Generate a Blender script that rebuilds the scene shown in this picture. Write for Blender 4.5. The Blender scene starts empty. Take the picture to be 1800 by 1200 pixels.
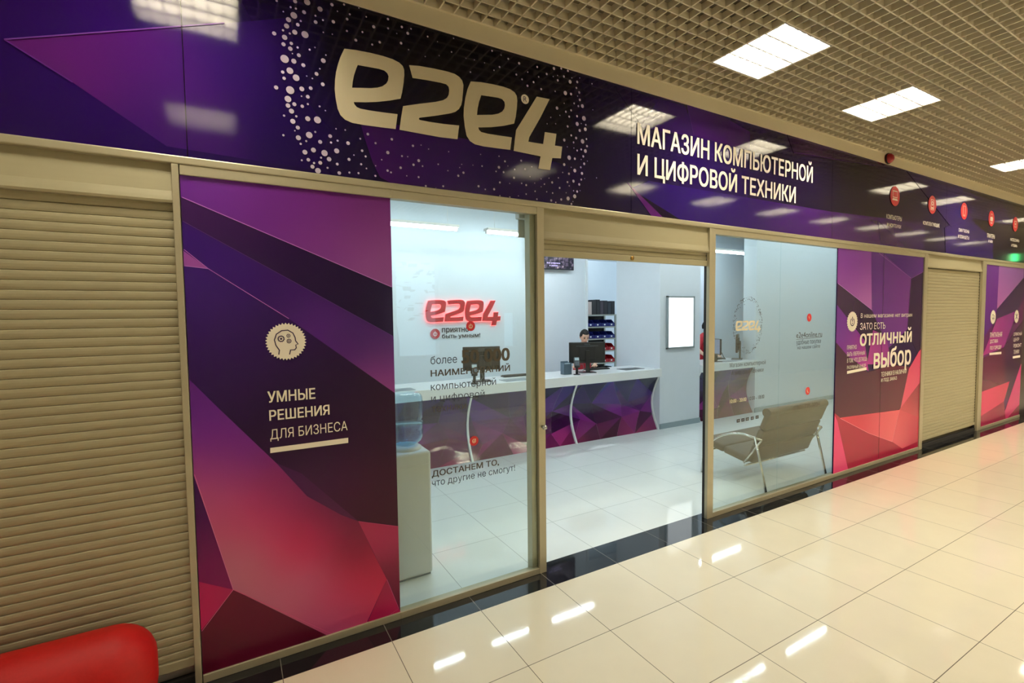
import bpy, bmesh, math, random
import numpy as np
from mathutils import Vector, Matrix
from mathutils.geometry import delaunay_2d_cdt
PI = math.pi
SC = bpy.context.scene
COL = SC.collection

# ------------------------------------------------------------------ camera, world, exposure
cam = bpy.data.cameras.new('camera')
cam.lens = 17.111
cam.sensor_width = 36
cam.clip_start = 0.05
camo = bpy.data.objects.new('camera', cam)
COL.objects.link(camo)
camo.matrix_world = Matrix.Translation((0.0, -3.0372, 1.9625)) @ Matrix([[0.866736, 0.036421, -0.497435], [-0.498636, 0.040417, -0.865869], [-0.011431, 0.998519, 0.053191]]).to_4x4()
SC.camera = camo
SC.view_settings.view_transform = 'Standard'
SC.view_settings.look = 'None'
SC.view_settings.exposure = 0.0
SC.view_settings.gamma = 1.0
SC.view_settings.use_curve_mapping = False
SC.cycles.max_bounces = 10
SC.cycles.diffuse_bounces = 5
SC.cycles.glossy_bounces = 4
SC.cycles.transmission_bounces = 6
SC.cycles.transparent_max_bounces = 16
SC.cycles.caustics_reflective = False
SC.cycles.caustics_refractive = False
SC.cycles.sample_clamp_indirect = 6.0
W = bpy.data.worlds.new('daylight')
SC.world = W
W.use_nodes = True
W.node_tree.nodes['Background'].inputs[0].default_value = (0.80, 0.92, 1.0, 1)   # sky seen through the far windows
W.node_tree.nodes['Background'].inputs[1].default_value = 1.7
MALL_TUBE = (1.0, 0.90, 0.70)
MALL_POWER = 158.0
SHOP_TUBE = (0.80, 0.93, 1.0)
SHOP_POWER = 78.0
PRINT_GAIN = (0.92, 0.86, 1.28)     # ink densities, balanced for the warm mall tubes

# ------------------------------------------------------------------ helpers
def s2l(c):
    c = c / 255.0
    return c / 12.92 if c <= 0.04045 else ((c + 0.055) / 1.055) ** 2.4
def rgb(r, g, b):
    return (s2l(r), s2l(g), s2l(b), 1.0)
def mat(name, col, rough=0.5, metal=0.0, emit=None, power=0.0, spec=0.5, coat=0.0):
    m = bpy.data.materials.new(name)
    m.use_nodes = True
    b = m.node_tree.nodes['Principled BSDF']
    b.inputs['Base Color'].default_value = col if len(col) == 4 else (*col, 1)
    b.inputs['Roughness'].default_value = rough
    b.inputs['Metallic'].default_value = metal
    b.inputs['Specular IOR Level'].default_value = spec
    b.inputs['Coat Weight'].default_value = coat
    if emit:
        b.inputs['Emission Color'].default_value = (*emit[:3], 1)
        b.inputs['Emission Strength'].default_value = power
    return m
def noisy(m, scale=8.0, amount=0.08, bump=0.0, stretch=(1, 1, 1)):
    """slight tone variation (and bump) so that no surface is a flat colour"""
    nt = m.node_tree
    b = nt.nodes['Principled BSDF']
    tc = nt.nodes.new('ShaderNodeTexCoord')
    mp = nt.nodes.new('ShaderNodeMapping')
    mp.inputs['Scale'].default_value = stretch
    n = nt.nodes.new('ShaderNodeTexNoise')
    n.inputs['Scale'].default_value = scale
    n.inputs['Detail'].default_value = 4
    nt.links.new(tc.outputs['Object'], mp.inputs['Vector'])
    nt.links.new(mp.outputs['Vector'], n.inputs['Vector'])
    h = nt.nodes.new('ShaderNodeHueSaturation')
    h.inputs['Color'].default_value = b.inputs['Base Color'].default_value
    mr = nt.nodes.new('ShaderNodeMapRange')
    mr.inputs['To Min'].default_value = 1 - amount
    mr.inputs['To Max'].default_value = 1 + amount
    nt.links.new(n.outputs['Fac'], mr.inputs['Value'])
    nt.links.new(mr.outputs['Result'], h.inputs['Value'])
    nt.links.new(h.outputs['Color'], b.inputs['Base Color'])
    if bump:
        bp = nt.nodes.new('ShaderNodeBump')
        bp.inputs['Strength'].default_value = bump
        bp.inputs['Distance'].default_value = 0.01
        nt.links.new(n.outputs['Fac'], bp.inputs['Height'])
        nt.links.new(bp.outputs['Normal'], b.inputs['Normal'])
    return m
def tiles(name, col, grout, x0, y0, step, width, rough, vary=0.02, spec=0.5):
    """square tiles in world metres with thin joints"""
    m = mat(name, col, rough, spec=spec)
    nt = m.node_tree
    b = nt.nodes['Principled BSDF']
    g = nt.nodes.new('ShaderNodeNewGeometry')
    sp = nt.nodes.new('ShaderNodeSeparateXYZ')
    nt.links.new(g.outputs['Position'], sp.inputs[0])
    def M(op, a, c):
        n = nt.nodes.new('ShaderNodeMath')
        n.operation = op
        for i, v in enumerate((a, c)):
            if v is None: continue
            if hasattr(v, 'links'): nt.links.new(v, n.inputs[i])
            else: n.inputs[i].default_value = v
        return n.outputs[0]
    masks, cells = [], []
    for ax, o in (('X', x0), ('Y', y0)):
        if o is None: continue
        t = M('DIVIDE', M('SUBTRACT', sp.outputs[ax], o), step)
        f = M('FRACT', t, None)
        cells.append(M('FLOOR', t, None))
        d = M('MINIMUM', f, M('SUBTRACT', 1.0, f))
        masks.append(M('LESS_THAN', d, width / step / 2))
    mask = masks[0] if len(masks) == 1 else M('MAXIMUM', masks[0], masks[1])
    wn = nt.nodes.new('ShaderNodeTexWhiteNoise')
    cb = nt.nodes.new('ShaderNodeCombineXYZ')
    for i, c in enumerate(cells): nt.links.new(c, cb.inputs[i])
    nt.links.new(cb.outputs[0], wn.inputs['Vector'])
    no = nt.nodes.new('ShaderNodeTexNoise')
    no.inputs['Scale'].default_value = 5
    nt.links.new(g.outputs['Position'], no.inputs['Vector'])
    v = M('ADD', M('ADD', 1 - vary, M('MULTIPLY', wn.outputs['Value'], vary)), M('MULTIPLY', M('SUBTRACT', no.outputs['Fac'], 0.5), vary * 2))
    h = nt.nodes.new('ShaderNodeHueSaturation')
    h.inputs['Color'].default_value = col
    nt.links.new(v, h.inputs['Value'])
    mx = nt.nodes.new('ShaderNodeMixRGB')
    nt.links.new(mask, mx.inputs[0])
    nt.links.new(h.outputs[0], mx.inputs[1])
    mx.inputs[2].default_value = grout
    nt.links.new(mx.outputs[0], b.inputs['Base Color'])
    r = M('ADD', rough, M('MULTIPLY', mask, 0.5))
    nt.links.new(r, b.inputs['Roughness'])
    return m
def glass(name, tint, fres=1.0, rough=0.0):
    m = bpy.data.materials.new(name)
    m.use_nodes = True
    nt = m.node_tree
    nt.nodes.clear()
    o = nt.nodes.new('ShaderNodeOutputMaterial')
    t = nt.nodes.new('ShaderNodeBsdfTransparent')
    t.inputs[0].default_value = (*tint, 1)
    g = nt.nodes.new('ShaderNodeBsdfGlossy')
    g.inputs['Roughness'].default_value = rough
    g.inputs[0].default_value = (0.9, 1.0, 0.98, 1)
    f = nt.nodes.new('ShaderNodeFresnel')
    f.inputs[0].default_value = 1.5
    mu = nt.nodes.new('ShaderNodeMath')
    mu.operation = 'MULTIPLY'
    mu.inputs[1].default_value = fres
    mx = nt.nodes.new('ShaderNodeMixShader')
    ge = nt.nodes.new('ShaderNodeNewGeometry')
    io = nt.nodes.new('ShaderNodeMapRange')          # same index seen from either side of the thin pane
    io.inputs['To Min'].default_value = 1.5
    io.inputs['To Max'].default_value = 1 / 1.5
    nt.links.new(ge.outputs['Backfacing'], io.inputs['Value'])
    nt.links.new(io.outputs['Result'], f.inputs[0])
    nt.links.new(f.outputs[0], mu.inputs[0])
    nt.links.new(mu.outputs[0], mx.inputs[0])
    nt.links.new(t.outputs[0], mx.inputs[1])
    nt.links.new(g.outputs[0], mx.inputs[2])
    nt.links.new(mx.outputs[0], o.inputs[0])
    return m

ORG = {}
def origin(o):
    return ORG.get(o.name, Vector((0, 0, 0))) if o else Vector((0, 0, 0))
def tag(o, label=None, cat=None, group=None, kind=None):
    if label: o['label'] = label
    if cat: o['category'] = cat
    if group: o['group'] = group
    if kind: o['kind'] = kind
    return o
def thing(name, label, cat, loc, group=None):
    o = bpy.data.objects.new(name, None)
    o.empty_display_size = 0.1
    COL.objects.link(o)
    o.location = loc
    ORG[o.name] = Vector(loc)
    return tag(o, label, cat, group)
def obj(name, bm, m, parent=None, smooth=False, label=None, angle=None):
    """links a bmesh given in world metres as one mesh object whose origin is at its own base"""
    if isinstance(bm, bmesh.types.BMesh):
        me = bpy.data.meshes.new(name)
        bm.to_mesh(me)
        bm.free()
    else:
        me = bm
    vs = [v.co for v in me.vertices]
    lo = Vector([min(v[i] for v in vs) for i in range(3)])
    hi = Vector([max(v[i] for v in vs) for i in range(3)])
    c = Vector(((lo.x + hi.x) / 2, (lo.y + hi.y) / 2, lo.z))
    me.transform(Matrix.Translation(-c))
    for mm in (m if isinstance(m, (list, tuple)) else [m]):
        me.materials.append(mm)
    if smooth:
        me.shade_smooth()
        if angle: me.set_sharp_from_angle(angle=angle)
    o = bpy.data.objects.new(name, me)
    COL.objects.link(o)
    ORG[o.name] = c
    if parent:
        o.parent = parent
        o.location = c - origin(parent)
    else:
        o.location = c
    if label: o['label'] = label
    return o
def struct(name, bm, m, **k):
    return tag(obj(name, bm, m, **k), kind='structure')
def B():
    return bmesh.new()
def box(bm, x0, x1, y0, y1, z0, z1, mi=0, bev=0.0, seg=2):
    r = bmesh.ops.create_cube(bm, size=1)
    bmesh.ops.scale(bm, vec=(abs(x1 - x0), abs(y1 - y0), abs(z1 - z0)), verts=r['verts'])
    bmesh.ops.translate(bm, vec=((x0 + x1) / 2, (y0 + y1) / 2, (z0 + z1) / 2), verts=r['verts'])
    fs = {f for v in r['verts'] for f in v.link_faces}
    if bev:
        es = list({e for v in r['verts'] for e in v.link_edges})
        rr = bmesh.ops.bevel(bm, geom=es, offset=bev, segments=seg, affect='EDGES', profile=0.5)
        fs = set(rr['faces']) | {f for f in fs if f.is_valid}
    for f in fs:
        f.material_index = mi
    return bm
def obox(bm, M_, sx, sy, sz, mi=0, bev=0.0):
    """box of a given size under a matrix"""
    t = B()
    box(t, -sx / 2, sx / 2, -sy / 2, sy / 2, -sz / 2, sz / 2, mi, bev)
    t.transform(M_)
    me = bpy.data.meshes.new('t')
    t.to_mesh(me)
    t.free()
    bm.from_mesh(me)
    bpy.data.meshes.remove(me)
    return bm
def tube(bm, pts, r, n=10, mi=0, cap=True):
    pts = [Vector(p) for p in pts]
    rs = r if isinstance(r, (list, tuple)) else [r] * len(pts)
    rings = []
    up = Vector((0, 0, 1))
    prev = None
    for i, p in enumerate(pts):
        a = pts[max(i - 1, 0)]
        c = pts[min(i + 1, len(pts) - 1)]
        d = (c - a).normalized()
        if prev is None:
            u = d.cross(up)
            if u.length < 1e-3: u = d.cross(Vector((1, 0, 0)))
        else:
            u = prev - d * prev.dot(d)
        u.normalize()
        prev = u
        w = d.cross(u)
        rings.append([bm.verts.new(p + (u * math.cos(2 * PI * k / n) + w * math.sin(2 * PI * k / n)) * rs[i]) for k in range(n)])
    for a, c in zip(rings, rings[1:]):
        for k in range(n):
            f = bm.faces.new((a[k], a[(k + 1) % n], c[(k + 1) % n], c[k]))
            f.material_index = mi
            f.smooth = True
    if cap:
        for rg in (rings[0][::-1], rings[-1]):
            f = bm.faces.new(rg)
            f.material_index = mi
    return bm
def lathe(bm, prof, c, n=28, mi=0):
    rings = []
    for r, z in prof:
        if r < 1e-5:
            rings.append([bm.verts.new((c[0], c[1], z))])
        else:
            rings.append([bm.verts.new((c[0] + r * math.cos(2 * PI * k / n), c[1] + r * math.sin(2 * PI * k / n), z)) for k in range(n)])
    for a, b_ in zip(rings, rings[1:]):
        for k in range(n):
            q = [a[k % len(a)], a[(k + 1) % len(a)], b_[(k + 1) % len(b_)], b_[k % len(b_)]]
            q = list(dict.fromkeys(q))
            if len(q) > 2:
                f = bm.faces.new(q)
                f.material_index = mi
                f.smooth = True
    return bm
def ball(bm, c, r, mi=0, n=16, m_=10):
    q = bmesh.ops.create_uvsphere(bm, u_segments=n, v_segments=m_, radius=1)
    bmesh.ops.scale(bm, vec=r if hasattr(r, '__len__') else (r, r, r), verts=q['verts'])
    bmesh.ops.translate(bm, vec=c, verts=q['verts'])
    for f in {f for v in q['verts'] for f in v.link_faces}:
        f.material_index = mi
        f.smooth = True
    return q['verts']

# flat graphics on an upright plane y = const (print, vinyl, lettering): coordinates are (x, z)
def fill(bm, loops, y, mi=0, thick=0.0):
    vs, es = [], []
    for lp in loops:
        o = len(vs)
        vs += [Vector(p) for p in lp]
        es += [(o + i, o + (i + 1) % len(lp)) for i in range(len(lp))]
    V, E_, F_, _, _, _ = delaunay_2d_cdt(vs, es, [], 1, 1e-6)
    def inside(p):
        n = False
        for lp in loops:
            for (x0, y0), (x1, y1) in zip(lp, lp[1:] + lp[:1]):
                if (y0 > p[1]) != (y1 > p[1]) and p[0] < (x1 - x0) * (p[1] - y0) / (y1 - y0) + x0:
                    n = not n
        return n
    nv = [bm.verts.new((v.x, y, v.y)) for v in V]
    fs = []
    for f in F_:
        c = sum((V[i] for i in f), Vector((0, 0))) / len(f)
        if inside(c):
            q = [nv[i] for i in f]
            ff = bm.faces.new(q)
            ff.normal_update()
            if ff.normal.y > 0: ff.normal_flip()
            ff.material_index = mi
            fs.append(ff)
    for v in nv:
        if not v.link_faces: bm.verts.remove(v)
    if thick:
        r = bmesh.ops.extrude_face_region(bm, geom=fs)
        ev = [g for g in r['geom'] if isinstance(g, bmesh.types.BMVert)]
        bmesh.ops.translate(bm, vec=(0, -thick, 0), verts=ev)
    return bm
def disc(c, r, n=20):
    rx, rz = r if isinstance(r, tuple) else (r, r)
    return [(c[0] + rx * math.cos(2 * PI * k / n), c[1] + rz * math.sin(2 * PI * k / n)) for k in range(n)]
def gear(c, r, teeth, depth=0.1):
    o = []
    for k in range(teeth * 2):
        a = PI * k / teeth
        q = r * (1 if k % 2 else 1 - depth)
        o.append((c[0] + q * math.cos(a), c[1] + q * math.sin(a)))
    return o
def ribbon(bm, pts, w, y, mi=0, closed=False):
    P_ = [Vector(p) for p in pts]
    if closed: P_.append(P_[0])
    L, R_ = [], []
    for i, p in enumerate(P_):
        if closed:
            d = (P_[(i + 1) % (len(P_) - 1)] - P_[(i - 1) % (len(P_) - 1)])
        else:
            d = P_[min(i + 1, len(P_) - 1)] - P_[max(i - 1, 0)]
        d.normalize()
        n = Vector((-d.y, d.x)) * w / 2
        L.append(bm.verts.new((p.x + n.x, y, p.y + n.y)))
        R_.append(bm.verts.new((p.x - n.x, y, p.y - n.y)))
    for i in range(len(P_) - 1):
        f = bm.faces.new((R_[i], R_[i + 1], L[i + 1], L[i]))
        f.normal_update()
        if f.normal.y > 0: f.normal_flip()
        f.material_index = mi
    return bm
def text_bm(s, bb, y, bold=0.0, thick=0.0006, bm=None, mi=0):
    """lettering fitted to the box (x0, x1, z0, z1) on the plane y; bold thickens the strokes (in ems)"""
    cu = bpy.data.curves.new('t', 'FONT')
    cu.body = s
    cu.offset = min(bold, 0.0)
    cu.resolution_u = 4
    cu.fill_mode = 'NONE'
    o = bpy.data.objects.new('t', cu)
    COL.objects.link(o)
    dg = bpy.context.evaluated_depsgraph_get()
    me = bpy.data.meshes.new_from_object(o.evaluated_get(dg))
    bpy.data.objects.remove(o)
    bpy.data.curves.remove(cu)
    co = [Vector((v.co.x, v.co.y)) for v in me.vertices]
    nb = {}
    for e in me.edges:
        a, b_ = e.vertices
        nb.setdefault(a, []).append(b_)
        nb.setdefault(b_, []).append(a)
    bpy.data.meshes.remove(me)
    loops, seen = [], set()
    for st in sorted(nb):
        if st in seen: continue
        lp, cur, prev = [], st, None
        while cur not in seen:
            seen.add(cur)
            lp.append(cur)
            nx = [q for q in nb[cur] if q != prev and q not in seen]
            if prev is None:                      # keep the direction in which the outline was drawn
                nx = [q for q in nb[cur] if q == cur + 1] or nx
            prev = cur
            if not nx: break
            cur = nx[0]
        if len(lp) > 2: loops.append([co[q] for q in lp])
    shifts = [(0, 0)] if bold < 0.003 else [(-bold, -bold * 0.6), (bold, -bold * 0.6), (-bold, bold * 0.6), (bold, bold * 0.6), (0, 0)]
    # letters one cluster at a time: loops whose x ranges overlap
    rng = sorted(((min(p.x for p in l), max(p.x for p in l), l) for l in loops), key=lambda t: t[0])
    groups = []
    for a, b_, l in rng:
        if groups and a < groups[-1][0]: groups[-1][1].append(l); groups[-1][0] = max(groups[-1][0], b_)
        else: groups.append([b_, [l]])
    xs = [p.x for l in loops for p in l]
    ys = [p.y for l in loops for p in l]
    ax, bx, ay, by = min(xs), max(xs), min(ys), max(ys)
    x0, x1, z0, z1 = bb
    ex, ez = (x1 - x0) / (bx - ax), (z1 - z0) / (by - ay)
    if bm is None: bm = B()
    for _, ls in groups:
        vs, es, sid = [], [], []
        for k, (du, dv) in enumerate(shifts):
            for l in ls:
                n = len(vs)
                vs += [p + Vector((du, dv)) for p in l]
                es += [(n + q, n + (q + 1) % len(l)) for q in range(len(l))]
                sid += [k] * len(l)
        V, E_, F_, _, _, _ = delaunay_2d_cdt(vs, es, [], 1, 1e-6)
        # winding number of every triangle centre round each copy of the letter: filled where any is not zero
        A = np.array([vs[a] for a, _q in es]); C_ = np.array([vs[q] for _p, q in es]); sid = np.array(sid)
        T = np.array([[(V[f[0]][d] + V[f[1]][d] + V[f[2]][d]) / 3 for d in (0, 1)] for f in F_])
        px, py = T[:, :1], T[:, 1:]
        cross = (C_[:, 0] - A[:, 0]) * (py - A[:, 1]) - (px - A[:, 0]) * (C_[:, 1] - A[:, 1])
        wn = ((A[:, 1] <= py) & (C_[:, 1] > py) & (cross > 0)).astype(int) - ((A[:, 1] > py) & (C_[:, 1] <= py) & (cross < 0))
        ok = np.zeros(len(F_), bool)
        for k in range(len(shifts)): ok |= wn[:, sid == k].sum(1) != 0
        nv = {}
        for f, good in zip(F_, ok):
            if not good: continue
            q = []
            for i in f:
                if i not in nv:
                    nv[i] = bm.verts.new((x0 + (V[i].x - ax) * ex, y - thick, z0 + (V[i].y - ay) * ez))
                q.append(nv[i])
            ff = bm.faces.new(q)
            ff.normal_update()
            if ff.normal.y > 0: ff.normal_flip()
            ff.material_index = mi
    return bm
def lettering(s, bb, y, m, parent, bold=0.0, name='lettering', label=None):
    return obj(name, text_bm(s, bb, y, bold), m, parent, label=label)
def logo_loops(k, bb=None):
    """the four letters of the shop mark, optionally refitted into another box"""
    loops = [list(l) for l in LOGO[k]]
    if bb:
        xs = [p[0] for L in LOGO for l in L for p in l]
        zs = [p[1] for L in LOGO for l in L for p in l]
        f = lambda p: (bb[0] + (p[0] - min(xs)) / (max(xs) - min(xs)) * (bb[1] - bb[0]), bb[2] + (p[1] - min(zs)) / (max(zs) - min(zs)) * (bb[3] - bb[2]))
        loops = [[f(p) for p in l] for l in loops]
    return loops
def art(name, rect, facets, lines, y, parent, base=(40, 18, 60), thick=0.012, gain=1.0, m=None, bend=None, dots=()):
    """a printed board: its facets are colour areas of the print, given as polygon + colour stops"""
    bm = B()
    lay = bm.loops.layers.float_color.new('Print')
    x0, x1, z0, z1 = rect
    def paint(fs, stops):
        sg_ = 0.1
        if len(stops) > 1:
            nn = sorted(min(math.dist(a[0], b_[0]) for b_ in stops if b_ is not a) for a in stops)
            sg_ = nn[len(nn) // 2] * 0.75
        for f in fs:
            for l in f.loops:
                if len(stops) == 1:
                    c = stops[0][1]
                else:
                    ds = [(l.vert.co.x - s[0][0]) ** 2 + (l.vert.co.z - s[0][1]) ** 2 for s in stops]
                    ws = [math.exp(-d / (2 * sg_ * sg_)) + 0.0005 / (1 + d / (sg_ * sg_)) ** 2 for d in ds]
                    t = sum(ws)
                    c = [sum(w * s[1][i] for w, s in zip(ws, stops)) / t for i in range(3)]
                g = [q * gain for q in PRINT_GAIN]
                l[lay] = (s2l(c[0]) * g[0], s2l(c[1]) * g[1], s2l(c[2]) * g[2], 1)
    def clip(poly):
        for ax, lim, sg in ((0, x0, 1), (0, x1, -1), (1, z0, 1), (1, z1, -1)):
            o = []
            for p, q in zip(poly, poly[1:] + poly[:1]):
                a, b_ = (p[ax] - lim) * sg, (q[ax] - lim) * sg
                if a >= 0: o.append(p)
                if (a >= 0) != (b_ >= 0):
                    t = a / (a - b_)
                    o.append((p[0] + (q[0] - p[0]) * t, p[1] + (q[1] - p[1]) * t))
            poly = o
            if len(poly) < 3: return None
        return poly
    if not bend:
        box(bm, x0, x1, y, y + thick, z0, z1)
        paint(list(bm.faces), [((0, 0), base)])
    for k, (poly, stops) in enumerate(facets):
        poly = clip(list(poly))
        if not poly: continue
        t = B()
        fill(t, [poly], y - 0.0003 * (k + 1))
        for _ in range(6 if len(stops) > 1 or bend else 0):
            es = [e for e in t.edges if e.calc_length() > 0.09]
            if not es: break
            bmesh.ops.subdivide_edges(t, edges=es, cuts=1)
            bmesh.ops.triangulate(t, faces=[f for f in t.faces if len(f.verts) > 3])
        me = bpy.data.meshes.new('t')
        t.to_mesh(me)
        t.free()
        n = len(bm.faces)
        bm.from_mesh(me)
        bpy.data.meshes.remove(me)
        bm.faces.ensure_lookup_table()
        paint(bm.faces[n:], stops)
    ly = y - 0.0003 * (len(facets) + 2)
    for pts, w, c in lines:
        n = len(bm.faces)
        ribbon(bm, [(min(max(p[0], x0 + w), x1 - w), min(max(p[1], z0 + w), z1 - w)) for p in pts], w, ly)
        bm.faces.ensure_lookup_table()
        paint(bm.faces[n:], [((0, 0), c)])
    n = len(bm.faces)
    for x_, z_, r_ in dots:
        fill(bm, [disc((x_, z_), r_, 14 if r_ > 0.01 else 8)], ly)
    bm.faces.ensure_lookup_table()
    gain = 0.62
    paint(bm.faces[n:], [((0, 0), (246, 238, 222))])
    if bend:
        for v in bm.verts: v.co.y += bend(v.co.z)
    return obj(name, bm, m or M_print, parent)
def copy_tree(o, parent=None):
    c = o.copy()
    COL.objects.link(c)
    ORG[c.name] = origin(o).copy()
    if parent: c.parent = parent
    for ch in list(o.children):
        copy_tree(ch, c)
    return c

LOGO = [[[(0.6296,3.5347),(0.697,3.5438),(0.7844,3.5489),(0.86,3.5493),(0.9179,3.5449),(0.957,3.5346),(0.9789,3.5195),(0.9874,3.5001),(0.9877,3.4669),(0.9814,3.4132),(0.9716,3.3587),(0.9606,3.3174),(0.8921,3.2924),(0.8147,3.2687),(0.7439,3.252),(0.6749,3.239),(0.6791,3.2262),(0.6923,3.2129),(0.7128,3.2077),(0.7754,3.2085),(0.8611,3.2134),(0.9394,3.2189),(0.9248,3.1267),(0.8299,3.1208),(0.7403,3.1163),(0.6624,3.116),(0.6223,3.1268),(0.5963,3.1489),(0.5819,3.1821),(0.5726,3.2383),(0.5689,3.291),(0.5722,3.3451),(0.5793,3.3912),(0.5916,3.4385),(0.606,3.4821)],[(0.7046,3.4602),(0.7635,3.4637),(0.8294,3.4677),(0.8627,3.4653),(0.8807,3.4541),(0.8885,3.4372),(0.8844,3.4105),(0.8728,3.3892),(0.8482,3.3675),(0.8169,3.3528),(0.7789,3.3418),(0.6681,3.3205),(0.6728,3.3587),(0.6816,3.3968),(0.6939,3.4336)]],[[(1.0209,3.5343),(1.0834,3.5449),(1.183,3.5524),(1.2802,3.5554),(1.3298,3.5519),(1.3632,3.5394),(1.3826,3.521),(1.3906,3.4949),(1.387,3.451),(1.3802,3.3937),(1.3723,3.3616),(1.3565,3.3331),(1.3308,3.3104),(1.2971,3.2938),(1.1982,3.26),(1.0813,3.2247),(1.0759,3.2149),(1.0836,3.2105),(1.1544,3.2108),(1.246,3.215),(1.3545,3.225),(1.3415,3.1347),(1.217,3.1265),(1.0843,3.1261),(0.9496,3.1269),(0.9614,3.2031),(0.9756,3.2752),(1.0833,3.3111),(1.1892,3.3438),(1.2436,3.3658),(1.2714,3.3864),(1.2839,3.409),(1.2889,3.4401),(1.2838,3.4615),(1.2676,3.4729),(1.2296,3.4744),(1.1284,3.4691),(1.0415,3.4616)]],[[(1.4452,3.53),(1.5231,3.5423),(1.6081,3.548),(1.6951,3.5498),(1.7498,3.5442),(1.7842,3.5311),(1.8014,3.5112),(1.8059,3.4768),(1.8002,3.4166),(1.7911,3.3617),(1.7779,3.315),(1.6914,3.2835),(1.597,3.2579),(1.4955,3.2382),(1.5017,3.2222),(1.5177,3.2108),(1.5698,3.2083),(1.6632,3.2116),(1.7578,3.2158),(1.7442,3.128),(1.6484,3.1229),(1.5356,3.1184),(1.4711,3.1217),(1.4332,3.137),(1.4086,3.1666),(1.3959,3.226),(1.389,3.2917),(1.3919,3.3479),(1.4037,3.417),(1.4204,3.4762)],[(1.5217,3.4567),(1.587,3.4624),(1.6535,3.467),(1.6837,3.4635),(1.7019,3.4497),(1.7056,3.4272),(1.6999,3.4028),(1.6825,3.3791),(1.6519,3.3587),(1.6049,3.3422),(1.4873,3.3187),(1.4931,3.3622),(1.5048,3.4097)]],[[(1.9702,3.5404),(2.0821,3.5453),(1.9982,3.3946),(1.9028,3.2414),(1.8952,3.2088),(2.0225,3.2125),(2.0384,3.3011),(2.1413,3.3065),(2.1267,3.2188),(2.1928,3.2212),(2.1804,3.1332),(2.1028,3.1249),(2.0814,3.0341),(1.9782,3.0299),(1.9992,3.1212),(1.772,3.1258),(1.782,3.2003),(1.7935,3.2734),(1.8525,3.3614)]]]
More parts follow.
